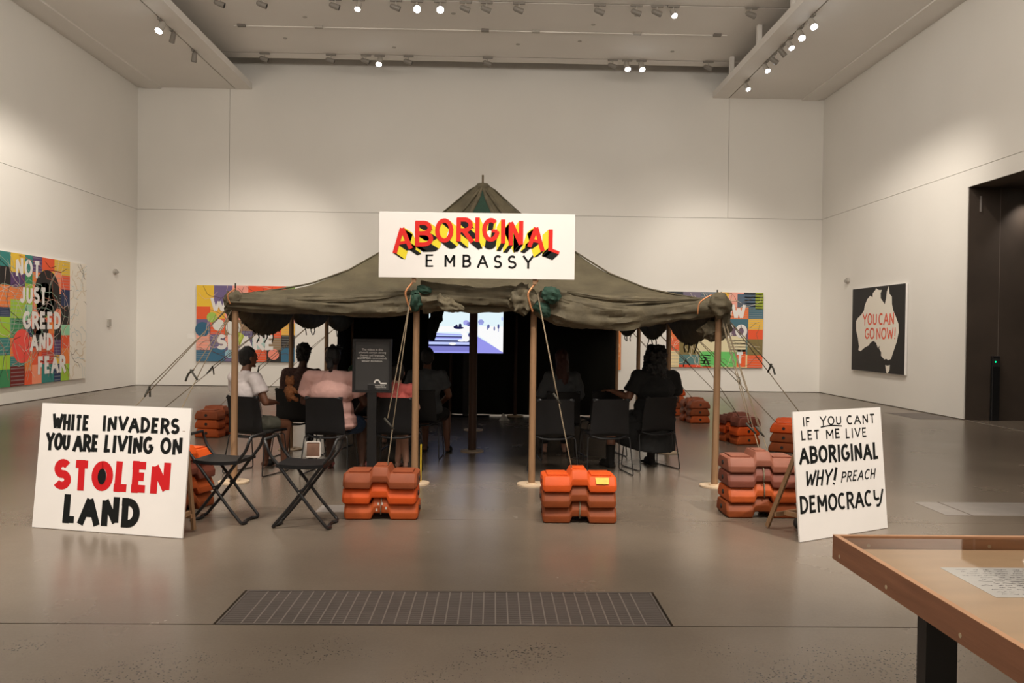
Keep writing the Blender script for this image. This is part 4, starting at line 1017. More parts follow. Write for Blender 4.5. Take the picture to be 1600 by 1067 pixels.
list(stack(3.84, 9.45, math.radians(60), ['deep', 'mid'], 'hidden behind the tall placard'))
list(stack(4.08, 11.35, math.radians(60), ['deep', 'deep', 'bright'], 'half hidden by the tall placard'))
# details of single blocks
mb = MB(); mb.add([(.13, -.168, .118), (.24, -.190, .112), (.235, -.1905, .066), (.20, -.1905, .062), (.135, -.1905, .075)], [(0, 1, 2, 3, 4)])
o = mb.obj('sticker', M['yellow'], B_[2]); 
for vv, co in zip(o.data.vertices, [(.13, -.1545, .1205), (.245, -.1545, .1205), (.240, -.1872, .072), (.20, -.1872, .070), (.135, -.1872, .074)]): vv.co = co
o.data.update(); s = o.modifiers.new('t', 'SOLIDIFY'); s.thickness = .003; s.offset = 1; fixn(o); o.modifiers['t'].offset = 0
for st_ in (A_[0], B_[0], C2_[1], C2_[2]):
    MB().tube([(0, -.178, .045), (0, -.186, .10), (.003, -.16, .165), (0, -.14, .185)], .006, 6).obj('tie_cord', M['rope'], st_, smooth=True)
for dx, dz in ((-.02, .135), (.012, .137), (-.035, .085), (.045, .10)):
    MB().box((dx, -.186, dz), (.014, .004, .022)).obj('paint_scuff', M['bagwhite'], A_[0])

# ------------------------------------------------------------------ folding stools
def folding_stool(x, y, rz, label):
    t = empty('folding_stool', (x, y, 0), rz, label, 'stool', 'folding stools in front of the tent'); d = .165
    def fr(sgn, sp):
        # inverted-U side tubes joined by a notched floor bar and a top bar
        def side(yy): return [(-.285*sgn, yy, .715), (-.245*sgn, yy, .60), (-.175*sgn, yy, .515), (-.01*sgn, yy, .30), (.10*sgn, yy, .16), (.225*sgn, yy, .013)]
        L = side(-sp); R2 = side(sp)
        path = rnd_path(L+[(.235*sgn, -sp+.07, .013), (.205*sgn, -sp+.10, .013), (.205*sgn, sp-.10, .013), (.235*sgn, sp-.07, .013)]+R2[::-1], .035, 4)
        path = path+[path[0]]
        return MB().tube(path, .013, 10)
    fr(1, d).obj('frame', M['blackmetal'], t, smooth=True); fr(-1, d-.028).obj('frame', M['blackmetal'], t, smooth=True)
    mb = MB(); n = 10; vs = []; fs = []
    for i in range(n+1):
        s_ = i/n; xx = -.19+.38*s_; zz = .525-.012*math.sin(PI*s_)
        for yy in (-d-.012, d+.012):
            vs += [(xx, yy, zz), (xx, yy, zz-.028)]
    for i in range(n):
        a = i*4; b = a+4
        fs += [(a, b, b+2, a+2), (a+1, a+3, b+3, b+1), (a, a+1, b+1, b), (a+2, b+2, b+3, a+3)]
    fs += [(0, 2, 3, 1), (n*4, n*4+1, n*4+3, n*4+2)]
    mb.add(vs, fs).obj('seat', M['black'], t)
    for yy in (-d+.014, d-.014): MB().cyl((0, yy-.03, .30), (0, yy+.03, .30), .017, n=12).obj('pivot', M['blackmetal'], t)
    for yy in (-d-.018,): MB().cyl((0, yy, .30), (0, yy-.006, .30), .006, n=8).obj('pivot_pin', M['steel'], t)
    return t
folding_stool(-2.225, 6.90, math.radians(-8), 'black folding stool with crossed tube legs, beside the STOLEN LAND placard')
folding_stool(-1.52, 6.74, math.radians(-3), 'black folding stool with crossed tube legs, beside the left orange stack')

# ------------------------------------------------------------------ shell chairs
def chair_meshes():
    # side profile of the one-piece shell (y forward, z up)
    pr = bez([(0, .23, .435), (0, .20, .452), (0, .05, .448), (0, -.12, .435), (0, -.19, .455), (0, -.225, .52), (0, -.245, .65), (0, -.27, .76), (0, -.295, .86)], 4)
    n = 14; vs = []; fs = []
    for j, p in enumerate(pr):
        q = j/(len(pr)-1); hw = .225 if q < .55 else .225-.02*(q-.55)/.45
        for i in range(n+1):
            s_ = -1+2*i/n; curve = .035*s_*s_
            vs.append((s_*hw, p.y+(curve if q > .55 else 0)*min(1, (q-.5)/.2) if q > .55 else p.y, p.z+(.02*s_*s_ if q < .5 else 0)-(.03*abs(s_)**6 if j == len(pr)-1 else 0)))
    for j in range(len(pr)-1):
        for i in range(n): fs.append((j*(n+1)+i, j*(n+1)+i+1, (j+1)*(n+1)+i+1, (j+1)*(n+1)+i))
    shell = MB().add(vs, fs)
    bmx = shell.mesh('seat_shell', M['black'], True)
    bm = bmesh.new(); bm.from_mesh(bmx); bmesh.ops.solidify(bm, geom=bm.faces[:], thickness=.014); bmesh.ops.recalc_face_normals(bm, faces=bm.faces); bm.to_mesh(bmx); bm.free()
    bmx.polygons.foreach_set('use_smooth', [True]*len(bmx.polygons)); bmx.set_sharp_from_angle(angle=math.radians(50))
    lip = MB().tube(bez([(-.225, -.165, .455), (-.12, -.225, .425), (0, -.24, .42), (.12, -.225, .425), (.225, -.165, .455)], 6), .011, 8).mesh('shell_lip', M['black'], True)
    fr = []
    for s_ in (-1, 1):
        p = rnd_path([(s_*.10, .17, .425), (s_*.225, .18, .43), (s_*.245, .235, .008), (s_*.265, -.25, .008), (s_*.24, -.17, .43), (s_*.10, -.13, .42)], .03, 4)
        fr.append(MB().tube(p, .0065, 8).mesh('sled_leg', M['blackmetal'], True))
    cush = MB().box((0, .03, .462), (.40, .34, .022), bev=.009).mesh('seat_pad', M['rubber'], True)
    bar = MB().tube([(-.1, .17, .425), (.1, .17, .425)], .006, 8).tube([(-.1, -.13, .42), (.1, -.13, .42)], .006, 8).mesh('cross_bar', M['blackmetal'], True)
    glide = MB()
    for s_ in (-1, 1): glide.cyl((s_*.265, -.245, 0), (s_*.265, -.21, .012), .010, n=8); glide.cyl((s_*.246, .22, 0), (s_*.246, .19, .012), .010, n=8)
    return [('seat_shell', bmx), ('shell_lip', lip), ('sled_leg', fr[0]), ('sled_leg', fr[1]), ('seat_pad', cush), ('cross_bar', bar)]
CH = chair_meshes()
def chair(x, y, rz, label):
    t = empty('stacking_chair', (x, y, 0), rz, label, 'chair', 'black shell chairs under the tent')
    for nm, me in CH: link(bpy.data.objects.new(nm, me), t)
    return t
def fwd(x, y, yaw, d): return (x-math.sin(yaw)*d, y+math.cos(yaw)*d)
YA, YBc = math.radians(-23), math.radians(-7)
cA = fwd(-2.71, 8.97, YA, .25)
chair(cA[0], cA[1], YA, 'black shell chair under the person in white, behind the left front pole')
chair(-1.80, 9.20, YBc, 'black shell chair under the person in the pale pink shirt')
chair(-1.06, 9.25, math.radians(-3), 'black shell chair behind the framed notice, left of the left door pole')
chair(-2.43, 10.42, math.radians(-12), 'black shell chair in the second row, under the person in brown')
chair(-.90, 10.45, math.radians(-6), 'black shell chair in the second row just right of the left door pole')
chair(.66, 9.25, math.radians(4), 'empty black shell chair just right of the right door pole')
chair(1.27, 9.35, math.radians(8), 'empty black shell chair between the right door pole and the woman in black')
chair(1.86, 9.75, math.radians(20), 'black shell chair under the woman in black at the right side')
chair(1.42, 10.75, math.radians(10), 'black shell chair in the second row on the right, partly hidden')
chair(.84, 10.40, math.radians(6), 'black shell chair under the person with long auburn hair')
chair(-1.72, 11.2, math.radians(-8), 'black shell chair under the person in green')

# ------------------------------------------------------------------ people
def voxel(mb, name, m, parent, vs=.009, smooth=5, nz=0, nsc=20, seed=0, bias=None):
    me = mb.mesh('tmp', m); o = bpy.data.objects.new('tmp', me); COL.objects.link(o)
    r = o.modifiers.new('r', 'REMESH'); r.mode = 'VOXEL'; r.voxel_size = vs; r.adaptivity = 0
    s = o.modifiers.new('s', 'SMOOTH'); s.factor = .5; s.iterations = smooth
    dg = bpy.context.evaluated_depsgraph_get(); dg.update()
    nm = bpy.data.meshes.new_from_object(o.evaluated_get(dg)); bpy.data.objects.remove(o); bpy.data.meshes.remove(me)
    nm.name = name
    if not nm.materials: nm.materials.append(m)
    else: nm.materials[0] = m
    if nz:
        nm.update(); N = [Vector(v_.normal) for v_ in nm.vertices]
        for v_, nn in zip(nm.vertices, N):
            p = v_.co; sc = Vector((nsc, nsc, nsc*.35)) if nsc > 0 else Vector((-nsc,)*3)
            v_.co = p+nn*nz*noise.fractal(Vector((p.x*sc.x+seed, p.y*sc.y, p.z*sc.z)), 1.0, 2.0, 3)
        nm.update()
    nm.polygons.foreach_set('use_smooth', [True]*len(nm.polygons))
    return link(bpy.data.objects.new(name, nm), parent)
def hand(mb, wrist, dirv, side, r=.0082):
    """palm, four unequal bent fingers and a thumb leaving the side of the palm"""
    wv = Vector(wrist); d = Vector(dirv).normalized(); up = Vector((0, 0, 1)); lat = d.cross(up).normalized()
    pc = wv+d*.045
    rot = Matrix((lat, d, lat.cross(d))).transposed().to_4x4(); rot.translation = pc
    mb.ell((0, 0, 0), (.040, .050, .016), 14, 10, M=rot)
    for k, (off, ln) in enumerate(((-.030, .066), (-.010, .076), (.010, .072), (.029, .058))):
        a = pc+lat*off+d*.035; b = a+d*ln*.55+Vector((0, 0, -.004)); c = b+d*ln*.42+Vector((0, 0, -.024))
        mb.cap(a, r, b, r*.92, 8); mb.cap(b, r*.92, c, r*.8, 8)
    s = -side; a = pc+lat*.032*s-d*.015; b = a+lat*.026*s+d*.028; c = b+d*.028+lat*.002*s+Vector((0, 0, -.012))
    mb.cap(a, .0115, b, .010, 8); mb.cap(b, .010, c, .0085, 8)
def person(label, x, y, yaw, g=1.0, sc=1.0, skin='skin_m', top='tee_w', top_r=.018, sleeve=.55, bottom='satin', blen=.6, hair='hair_b', style='short', hairm=None,
           shoe=None, feet=None, hands=None, tilt=0, turn=0, shirt_len=.52, detail=True, skirt=False, name='person', lean=0):
    t = empty('person', (x, y, 0), yaw, label, 'person'); t.scale = (1, 1, 1)
    feet = feet or [(-.13, .46), (.13, .46)]
    hands = hands or [(-.09, .33, .62), (.09, .33, .62)]
    Z = lambda z: .48+(z-.48)*sc if z > .48 else z
    def S(p): return Vector((p[0]+lean*max(0, p[2]-.55), p[1], Z(p[2])))
    TOR = [((0, -.02, .575), (.165*g, .125*g, .115)), ((0, .0, .71), (.145*g, .12*g, .15)), ((0, -.02, .90), (.155*g, .112*g, .165))]
    SH = [S((-.150*g, -.03, 1.045)), S((.150*g, -.03, 1.045))]
    body = MB()
    for c, r in TOR: body.ell(S(c), r, 20, 14)
    body.cap(SH[0], .058, SH[1], .058); body.cap(S((0, -.03, 1.03)), .085, S((0, -.02, 1.12)), .056)
    body.cap(S((0, -.02, 1.10)), .054, S((0, .005, 1.20)), .050)
    hc = S((0, .02, 1.285)); RH = Matrix.Translation(hc) @ Matrix.Rotation(turn, 4, 'Z') @ Matrix.Rotation(tilt, 4, 'X')
    body.ell((0, 0, 0), (.072, .090, .105), 20, 16, M=RH); body.ell((0, .022, -.055), (.053, .062, .062), 16, 12, M=RH)
    body.cap((0, .083, .0), .010, (0, .098, -.030), .013, 8, M=RH); body.ell((0, .078, -.062), (.024, .014, .008), 10, 8, M=RH); body.ell((0, .07, -.105), (.02, .018, .016), 10, 8, M=RH)
    for s in (-1, 1):
        body.ell((s*.073, -.005, -.012), (.010, .018, .030), 10, 8, M=RH)
        body.ell((s*.030, .078, .022), (.020, .010, .006), 8, 6, M=RH)
    knees = []
    EL = []
    for i, s in ((0, -1), (1, 1)):
        fx, fy = feet[i]; kx = (fx*.75+s*.03); ky = max(.30, min(.46, fy*.6+.20)); kz = .50
        hip = Vector((s*.085*g, .0, .545)); kn = Vector((kx, ky, kz)); an = Vector((fx, fy, .085)); knees.append(kn)
        body.cap(hip, .085*g**.7, kn, .058*g**.5); cf = kn.lerp(an, .35)+Vector((0, -.012, 0))
        body.cap(kn, .054*g**.5, cf, .054*g**.4); body.cap(cf, .054*g**.4, an, .036)
        td = Vector((s*.18, 1, 0)).normalized()
        body.cap(an+Vector((0, -.03, -.05)), .030, an+td*.07+Vector((0, 0, -.058)), .028); body.cap(an+td*.05+Vector((0, 0, -.058)), .028, an+td*.135+Vector((0, 0, -.066)), .018)
        h = hands[i]; W_ = Vector(h[:3]); e_dir = Vector((s*.24*g+W_.x*.1, -.0, .80))
        sh = SH[i]+Vector((s*.03*g, 0, -.005)); el = Vector((s*(.235*g+.015), .02+W_.y*.12, Z(.785)))
        if len(h) > 3: el = h[3]
        EL.append(el)
        body.cap(sh, .052, el, .041*g**.4); body.cap(el, .040*g**.4, W_, .027)
        dv = (W_-el); dv.z *= .35; hand(body, W_, dv, s)
    b = voxel(body, 'body', M[skin], t, .0085 if detail else .011, 4)
    for s in (-1, 1):
        e = MB().ell((s*.030, .082, .010), (.011, .008, .007), 10, 8, M=RH).obj('eye', M['eye'], b, smooth=True)
    MB().ell((0, .092, -.062), (.020, .006, .005), 10, 6, M=RH).obj('lips', M['lips'], b, smooth=True)
    # top
    shirt = MB()
    for c, r in TOR[1:]: shirt.ell(S(c), (r[0]+top_r, r[1]+top_r, r[2]+.012), 20, 14)
    shirt.cap(SH[0], .058+top_r*.7, SH[1], .058+top_r*.7); shirt.cap(S((0, -.03, 1.02)), .088+top_r, S((0, -.025, 1.095)), .064)
    hz = shirt_len
    for k in range(3): shirt.ell((0, -.01, hz+.07+.04*k), (.172*g+top_r-.004*k, .135*g+top_r-.003*k, .085), 20, 12)
    for i, s in ((0, -1), (1, 1)):
        sh = SH[i]+Vector((s*.02*g, 0, -.0)); e = sh.lerp(EL[i], sleeve) if sleeve <= 1 else EL[i]
        shirt.cyl(sh, e, .062+top_r*.7, .058+top_r*1.1, 16); shirt.ell(sh, (.064+top_r*.7,)*3, 14, 10)
        if sleeve > 1:
            shirt.ell(EL[i], (.055,)*3, 12, 8); W_ = Vector(hands[i][:3]); shirt.cyl(EL[i], EL[i].lerp(W_, min(.92, sleeve-1)), .055, .042, 14)
    voxel(shirt, 'shirt', M[top], t, .012, 4, nz=.010, nsc=-9, seed=x*3)
    # bottom
    bt = MB(); bt.ell((0, -.015, .575), (.172*g, .135*g, .118), 20, 12)
    if skirt:
        bt.ell((0, .12, .56), (.25*g, .30, .11), 20, 12)
        bt.cyl((0, .10, .60), (-.02, .16, .26), .22*g, .27*g, 24)
    else:
        for i, s in ((0, -1), (1, 1)):
            hip = Vector((s*.085*g, .0, .55)); kn = knees[i]; an = Vector((feet[i][0], feet[i][1], .085))
            if blen <= 1: bt.cyl(hip, hip.lerp(kn, blen), .095*g**.7, .083*g**.6, 16); bt.ell(hip, (.095*g**.7,)*3, 14, 10)
            else:
                bt.cap(hip, .092*g**.7, kn, .07*g**.5); bt.cyl(kn, kn.lerp(an, min(1, blen-1)), .068*g**.4, .052, 16)
    voxel(bt, 'skirt' if skirt else ('shorts' if blen <= 1 else 'trousers'), M[bottom], t, .012, 3, nz=.008, nsc=-10, seed=y)
    # hair
    hr = MB(); hs = .004
    hr.ell((0, -.018, .024), (.083, .092, .100), 20, 14, M=RH); hr.ell((0, -.035, -.015), (.079, .075, .088), 18, 12, M=RH)
    nz, nsc = .010, 22
    if style == 'short': hr.ell((0, -.05, -.05), (.060, .045, .05), 14, 10, M=RH)
    if style == 'tail':
        hr.cap((0, -.10, -.03), .030, (0, -.125, -.11), .036, 12, M=RH); hr.cap((0, -.125, -.11), .036, (0, -.105, -.17), .016, 12, M=RH)
    if style == 'braid':
        for k in range(9): hr.ell((-.005*k, -.10-.012*math.sin(k*.5), -.07-.045*k), (.030-.001*k, .028, .032), 12, 8, M=RH)
    if style == 'puff': hr.ell((0, -.01, .06), (.092, .095, .085), 16, 12, M=RH); nz, nsc = .02, -30
    if style == 'long':
        hr.cap((0, -.05, -.03), .080, (0, -.085, -.20), .085, 16, M=RH); hr.cap((0, -.085, -.2), .085, (.01, -.095, -.40), .060, 16, M=RH); nz = .014
        for k in range(5): hr.cap(((k-2)*.03, -.10, -.25), .03, ((k-2)*.035, -.11, -.42-.02*(k % 2)), .015, 10, M=RH)
    if style == 'curly':
        rg = random.Random(4)
        for k in range(46):
            a = rg.uniform(0, 2*PI); h_ = rg.uniform(-.30, .10)
            rr = (.100 if h_ > -.1 else .13)*(1 if h_ < .05 else .7)
            px_, py_ = rr*math.cos(a), -.03+rr*.8*math.sin(a)
            if py_ > .02 and h_ < .05: py_ = .01; px_ = math.copysign(.09, px_)
            hr.ell((px_, py_, h_), (.042, .042, .05), 10, 8, M=RH)
        hr.cap((0, -.04, .03), .09, (.02, -.07, -.25), .10, 16, M=RH); nz, nsc = .02, -22
    voxel(hr, 'hair', M[hair], t, .008, 2, nz=nz, nsc=nsc, seed=x)
    # shoes
    if shoe:
        for i, s in ((0, -1), (1, 1)):
            fx, fy = feet[i]; sm = MB(); td = Vector((s*.18, 1, 0)).normalized(); a = Vector((fx, fy, 0)); nm, mm = shoe
            if nm == 'boot':
                sm.cyl(a+Vector((0, -.005, .05)), a+Vector((0, -.01, .26)), .050, .056, 16); sm.cap(a+Vector((0, -.03, .045)), .044, a+td*.13+Vector((0, 0, .042)), .040)
                sm.box(a+td*.05+Vector((0, 0, .016)), (.09, .27, .03), M=None)
            else:
                sm.cap(a+Vector((0, -.035, .020)), .019, a+td*.15+Vector((0, 0, .020)), .019); sm.cap(a+td*.03+Vector((0, 0, .020)), .034, a+td*.12+Vector((0, 0, .020)), .033)
                sm.cap(a+td*.06+Vector((-.04, 0, .04)), .014, a+td*.06+Vector((.04, 0, .04)), .014); sm.ell(a+td*.07+Vector((0, 0, .045)), (.046, .05, .035), 14, 10)
            for q, v_ in enumerate(sm.v): sm.v[q] = Vector((v_.x, v_.y, max(v_.z, .004)))
            voxel(sm, nm, M[mm], t, .008, 2)
    return t, RH
pA = (cA[0], cA[1]+.02)
person('seated person in a white t-shirt and grey shorts holding a plush toy', pA[0]-.13, pA[1]+.02, math.radians(-36), 1.06, .99, 'skin_m', 'tee_w', .022, .62, 'satin', .72, 'hair_b', 'short',
       shoe=('slide', 'rubber'), feet=[(-.12, .36), (.15, .40)], hands=[(-.06, .28, .78, Vector((-.27, .06, .80))), (.13, .26, .76, Vector((.29, .02, .79)))], turn=math.radians(-14))
person('seated person with short black hair in a dark brown lace top', -2.40, 10.45, math.radians(-14), 1.18, .99, 'skin_d', 'lace', .014, .9, 'blackcloth', 1.9, 'hair_b', 'puff', shoe=('shoe', 'rubber'))
_, RHp = person('seated person in a loose pale pink shirt, sunglasses pushed up on the head', -1.79, 9.22, YBc, 1.42, 1.01, 'skin_d', 'tee_p', .040, .66, 'denim', .85, 'hair_b', 'tail',
       shoe=('sandal', 'sandal'), feet=[(-.12, .30), (.26, .30)], hands=[(-.10, .34, .64), (.17, .34, .64)], shirt_len=.47)
sgl = empty('sunglasses', tuple(Matrix.Translation((-1.79, 9.22, 0)) @ Matrix.Rotation(YBc, 4, 'Z') @ RHp.translation), YBc, 'black sunglasses pushed up on the head of the person in pale pink', 'sunglasses')
MB().tube(bez([(-.088, -.03, .07), (-.092, .02, .095), (-.06, .07, .10), (0, .085, .105), (.06, .07, .10), (.092, .02, .095), (.088, -.03, .07)], 5), .006, 8).obj('frame', M['blackmetal'], sgl, smooth=True)
for s in (-1, 1): MB().ell((s*.035, .075, .118), (.028, .010, .020), 12, 8).obj('lens', M['black'], sgl, smooth=True)
person('seated person in a coral pink top half hidden by the framed notice, ankles crossed', -1.08, 9.27, math.radians(-3), .86, .80, 'skin_l', 'tee_p2', .018, .5, 'blackcloth', .6, 'hair_b', 'short', shoe=None, feet=[(.06, .30), (-.04, .34)], hands=[(-.08, .32, .62), (.08, .32, .62)])
person('seated person with long light brown hair in a green top deep in the tent', -1.72, 11.22, math.radians(-8), 1.0, 1.0, 'skin_l', 'green', .018, .5, 'blackcloth', 1.9, 'hair_l', 'long', shoe=('shoe', 'rubber'), detail=False)
person('seated person in a grey shirt beside the left door pole, inside the tent', -.84, 10.47, math.radians(-6), 1.08, .97, 'skin_m', 'greytop', .02, .6, 'blackcloth', .8, 'hair_b', 'short', shoe=('shoe', 'rubber'), feet=[(-.1, .44), (.20, .40)], detail=False)
person('seated person with long auburn hair and a grey top beside the right door pole', .86, 10.42, math.radians(6), .98, .97, 'skin_l', 'greytop', .02, 1.7, 'blackcloth', 1.9, 'hair_a', 'long', shoe=('shoe', 'rubber'), detail=False)
person('seated woman in a black dress and boots with long curly dark hair', 1.90, 9.78, math.radians(20), 1.42, 1.06, 'skin_m', 'blackcloth', .035, .75, 'blackcloth', .9, 'hair_b', 'curly', shoe=('boot', 'rubber'),
       feet=[(-.46, .20), (.10, .20)], hands=[(-.44, .20, .90, Vector((-.33, .0, .84))), (.16, .32, .64)], skirt=True, shirt_len=.50, lean=.03)

# plush toy on the arm of the person in white
tp = Vector((pA[0]+.30, pA[1]+.20, .86))
td_ = empty('teddy_bear', tuple(tp+Vector((0, 0, .02))), -.6, 'small brown plush toy held by the person in white', 'plush toy')
mb = MB(); mb.ell((0, 0, 0), (.06, .055, .085), 16, 12); mb.ell((0, 0, .12), (.055, .052, .052), 16, 12)
for s in (-1, 1): mb.ell((s*.042, 0, .168), (.022, .014, .022), 10, 8); mb.cap((s*.05, 0, .04), .024, (s*.09, .02, .0), .022, 10); mb.cap((s*.035, .01, -.06), .028, (s*.06, .05, -.09), .026, 10)
mb.ell((0, .048, .108), (.024, .022, .02), 10, 8); voxel(mb, 'body', M['teddy'], td_, .007, 2, nz=.008, nsc=-60)
# bag hanging at the pink person's chair
bg = empty('shoulder_bag', (-1.93, 8.93, .21), 0, 'small tan bag with pale edges hanging below the seat of the person in pink', 'bag')
bg.scale = (.88, .9, .88)
MB().box((0, 0, .10), (.17, .06, .19), bev=.02).obj('bag_body', M['bagtan'], bg, auto=40)
MB().tube(rnd_path([(-.085, -.028, .01), (.085, -.028, .01), (.085, -.028, .195), (-.085, -.028, .195), (-.085, -.028, .02)], .02), .009, 8).obj('edge_trim', M['bagwhite'], bg, smooth=True)
MB().tube(bez([(-.08, 0, .19), (-.09, .01, .24), (-.07, .03, .245)], 5), .008, 8).tube(bez([(.08, 0, .19), (.075, .01, .24), (.06, .03, .245)], 5), .008, 8).obj('strap', M['rubber'], bg, smooth=True)

# ------------------------------------------------------------------ notice stand
ns = empty('notice_stand', (-1.30, 8.86, 0), 0, 'framed dark notice about the videos on a black floor stand', 'sign stand')
MB().box((0, -.03, .012), (.24, .22, .024), bev=.008).obj('base', M['blackmetal'], ns)
MB().box((0, .02, .52), (.10, .05, 1.0), bev=.006).obj('post', M['blackmetal'], ns)
NW, NH, NZ = .42, .575, .925
fm = MB()
for lo, hi in (((-NW/2, -.012, NZ), (NW/2, .012, NZ+.03)), ((-NW/2, -.012, NZ+NH-.03), (NW/2, .012, NZ+NH)), ((-NW/2, -.012, NZ+.03), (-NW/2+.03, .012, NZ+NH-.03)), ((NW/2-.03, -.012, NZ+.03), (NW/2, .012, NZ+NH-.03))): fm.b2(lo, hi)
fm.obj('frame', M['blackmetal'], ns)
pn = MB().b2((-NW/2+.03, -.004, NZ+.03), (NW/2-.03, .008, NZ+NH-.03)).obj('poster', M['signpanel'], ns)
def text_part(txt, size, loc, align, parent, m, name='lettering', sp=1.0):
    cu_ = bpy.data.curves.new('txt', 'FONT'); cu_.body = txt; cu_.size = size; cu_.align_x = align; cu_.space_line = sp; cu_.resolution_u = 2
    o = bpy.data.objects.new('txt', cu_); COL.objects.link(o)
    dg = bpy.context.evaluated_depsgraph_get(); dg.update(); me = bpy.data.meshes.new_from_object(o.evaluated_get(dg)); bpy.data.objects.remove(o)
    me.materials.clear(); me.materials.append(m); q = link(bpy.data.objects.new(name, me), parent); q.location = loc; q.rotation_euler = (PI/2, 0, 0); return q
text_part('The videos in this\nartwork contain strong\nthemes and language,\nand RMOA recommends\nviewer discretion.', .031, (0, -.0055, NZ+NH-.125), 'CENTER', ns, M['signtext'], sp=.98)
text_part('Rockhampton\nMuseum of Art', .019, (.032, -.0055, NZ+.070), 'LEFT', ns, M['signtext'])
lg = MB()
for q in ribbon(arc(.055, 0, .028, .030, 185, -5, 14), .016): lg.add([(a, -.0055, NZ+.105+b_) for a, b_ in q], [(0, 1, 2, 3)])
lg.add([(.088, -.0055, NZ+.092), (.155, -.0055, NZ+.092), (.155, -.0055, NZ+.108), (.088, -.0055, NZ+.108)], [(0, 1, 2, 3)])
lg.obj('logo_mark', M['signtext'], ns)

# ------------------------------------------------------------------ screen at the back of the tent
tvx0, tvx1, tvz0, tvz1, tvy = -1.20, .165, 1.19, 1.985, 15.2
tvs = empty('television', ((tvx0+tvx1)/2, tvy, 0), 0, 'large lit television showing black and white footage at the back of the tent', 'television')
hw = (tvx1-tvx0)/2
MB().b2((-hw-.015, .0, tvz0-.015), (hw+.015, .05, tvz1+.015)).obj('housing', M['screenframe'], tvs)
MB().b2((-.05, .05, .03), (.05, .10, tvz1-.2)).obj('stand_post', M['screenframe'], tvs)
MB().b2((-.45, -.16, 0), (.45, .22, .03)).obj('stand_base', M['screenframe'], tvs)
F = Flat(.001); HH = tvz1-tvz0; WW = hw*2
bl1, bl2, bl3, dk = (.50, .62, 1.0, 1), (.22, .22, .62, 1), (.70, .82, 1.0, 1), (.012, .012, .07, 1)
F.rect(0, 0, WW, HH, (.80, .95, 1.0, 1), 1)
F.rect(0, HH*.48, WW, HH*.62, (1, 1, 1, 1), 2)
F.poly([(0, 0), (WW, 0), (WW, HH*.03), (WW*.62, HH*.42), (0, HH*.46)], (.32, .32, .86, 1), 2)
F.poly([(WW*.98, HH*.04), (WW, HH*.03), (WW, HH*.5), (WW*.55, HH*.5), (WW*.66, HH*.42)], (1, 1, 1, 1), 3)
for a, b_, c in ((.04, .15, bl2), (.15, .19, dk), (.19, .25, (.55, .62, 1, 1)), (.25, .29, dk), (.29, .33, bl1), (.36, .385, dk), (.385, .42, bl1)): F.rect(0, HH*a, WW*.60, HH*b_, c, 4)
for cx, cz, rx, rz_ in ((.50, .36, .055, .10), (.47, .46, .04, .05), (.44, .29, .05, .03), (.32, .21, .05, .03)): F.disc(WW*cx, HH*cz, WW*rx, (1, 1, 1, 1), 5, rz=HH*rz_)
F.disc(WW*.555, HH*.42, WW*.028, (.10, .10, .28, 1), 6, rz=HH*.05)
for cx, cz, rx, rz_, c in ((.40, .58, .07, .03, dk), (.42, .63, .02, .05, dk), (.37, .62, .015, .04, dk), (.35, .60, .02, .02, dk), (.55, .67, .05, .05, (.10, .10, .36, 1)), (.50, .70, .04, .06, (.4, .4, .85, 1)), (.585, .64, .02, .03, dk),
                           (.70, .72, .04, .06, (.32, .36, .75, 1)), (.70, .67, .03, .02, (.4, .45, .85, 1)), (.80, .62, .016, .05, (.10, .12, .36, 1)), (.79, .59, .01, .05, (.2, .25, .5, 1)), (.88, .57, .010, .05, (.12, .15, .4, 1)), (.935, .62, .013, .06, (.08, .1, .3, 1)), (.935, .54, .006, .05, (.3, .35, .6, 1)), (.985, .8, .012, .05, (.5, .6, 1, 1))):
    F.disc(WW*cx, HH*cz, WW*rx, c, 5, rz=HH*rz_)
po = F.obj('screen', M['attr_emit'], tvs); po.location = (-hw, -.001, tvz0)
# dark cloth roll standing in for a head silhouetted at the screen's left edge
cloth_roll([(-.92, 12.4, 2.55), (-.90, 12.4, 2.2), (-.86, 12.4, 1.9), (-.90, 12.4, 1.72), (-.95, 12.4, 1.45)], [.07, .09, .11, .10, .05], seed=21, k=4, amp=.22, m='canvasdark', name='silhouette_roll')
# a small folded white card standing on the floor at the back
t = empty('folded_card', (.20, 14.7, 0), .2, 'small folded white card standing on the floor at the back of the tent', 'card')
MB().add([(-.10, 0, .002), (0, .06, .002), (-.02, .03, .14)], [(0, 1, 2)]).add([(.0, .06, .002), (.10, -.02, .002), (-.02, .03, .14)], [(0, 1, 2)]).obj('card_sheet', M['paper'], t)

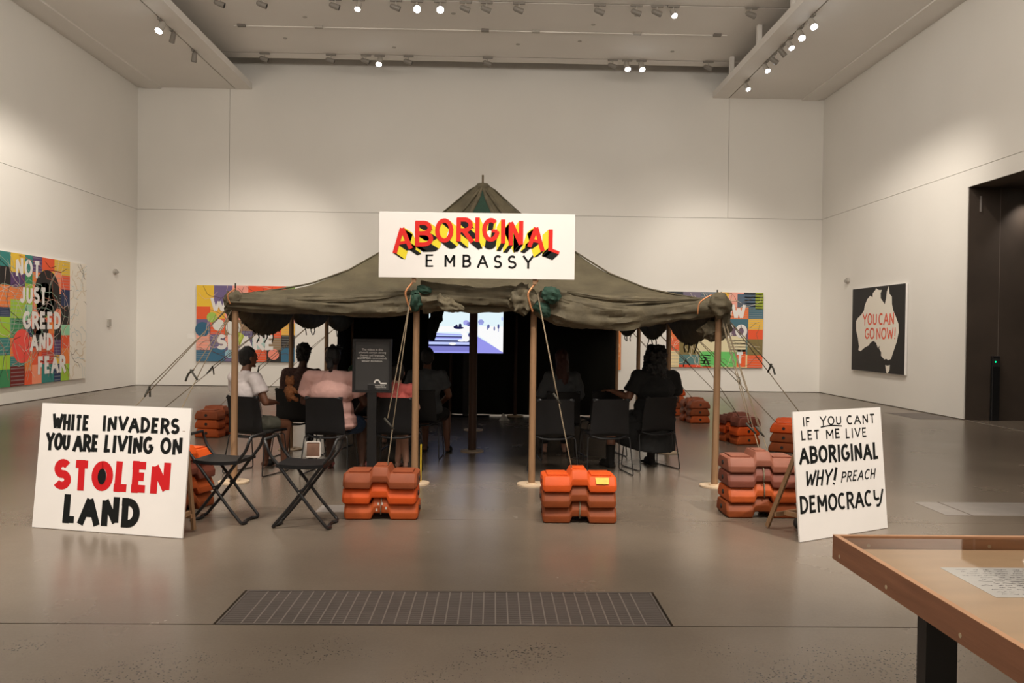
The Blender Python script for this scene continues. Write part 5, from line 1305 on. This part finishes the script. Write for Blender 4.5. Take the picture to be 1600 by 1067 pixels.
# ------------------------------------------------------------------ display case (foreground)
dc = empty('display_table', (1.203, 2.88, -.004), 0, 'shallow wooden display case on black legs in the foreground', 'display case')
TW, TD, ZT, TH, RW = 2.4, 1.70, .90, .083, .018
zb = ZT-TH
MB().b2((0, -TD, zb), (RW, 0, ZT)).obj('side_rail', M['oakside'], dc); MB().b2((TW-RW, -TD, zb), (TW, 0, ZT)).obj('side_rail', M['oakside'], dc)
MB().b2((RW, -RW, zb), (TW-RW, 0, ZT)).obj('end_rail', M['oak'], dc); MB().b2((RW, -TD, zb), (TW-RW, -TD+RW, ZT)).obj('end_rail', M['oak'], dc)
MB().b2((RW, -TD+RW, zb+.006), (TW-RW, -RW, ZT-.045)).obj('case_floor', M['plyfloor'], dc)
MB().add([(RW, -TD+RW, ZT-.003), (TW-RW, -TD+RW, ZT-.003), (TW-RW, -RW, ZT-.003), (RW, -RW, ZT-.003)], [(0, 1, 2, 3)]).obj('glass_cover', M['glass'], dc)
MB().b2((0, -TD, ZT), (RW, 0, ZT+.0015)).obj('rim_edge', M['rim'], dc); MB().b2((RW, -RW, ZT), (TW, 0, ZT+.0015)).obj('rim_edge', M['rim'], dc)
for y in (-.06, -.40, -.80, -1.2, -1.62): MB().cyl((-.001, y, zb+.022), (.004, y, zb+.022), .0065, n=16).obj('dowel_plug', M['plug'], dc)
for x in (.12, .55, 1.2): MB().cyl((x, .001, zb+.05), (x, -RW-.001, zb+.05), .0065, n=16).obj('dowel_plug', M['plug'], dc)
for x, y in ((.03, -.58), (TW-.12, -.58), (.03, -1.5), (TW-.12, -1.5)): MB().b2((x, y, 0), (x+.09, y+.05, zb)).obj('leg', M['blackmetal'], dc)
pp = empty('handwritten_sheet', (1.453, 2.335, ZT-.0485), 0, 'pale handwritten sheet lying inside the display case', 'paper')
MB().b2((0, 0, 0), (.60, .30, .0008)).obj('sheet', M['paper'], pp)
rg = random.Random(5); mb = MB()
for row in range(13):
    yy = .275-row*.0205; xx = .02+rg.uniform(0, .03)
    while xx < .57:
        wl_ = rg.uniform(.012, .045)
        if rg.random() < .82:
            pts = [(xx+wl_*k/6, yy+rg.uniform(-.0035, .0035)) for k in range(7)]
            for q in ribbon(pts, .0028): mb.add([(a, b_, .0014) for a, b_ in q], [(0, 1, 2, 3)])
        xx += wl_+rg.uniform(.006, .02)
tag(mb.obj('handwriting', M['pencil'], pp), kind='stuff')
MB().add([(.22+.02*math.cos(2*PI*k/16), .065+.012*math.sin(2*PI*k/16), .0016) for k in range(16)], [tuple(range(16))]).obj('ink_stamp', M['pencil'], pp)
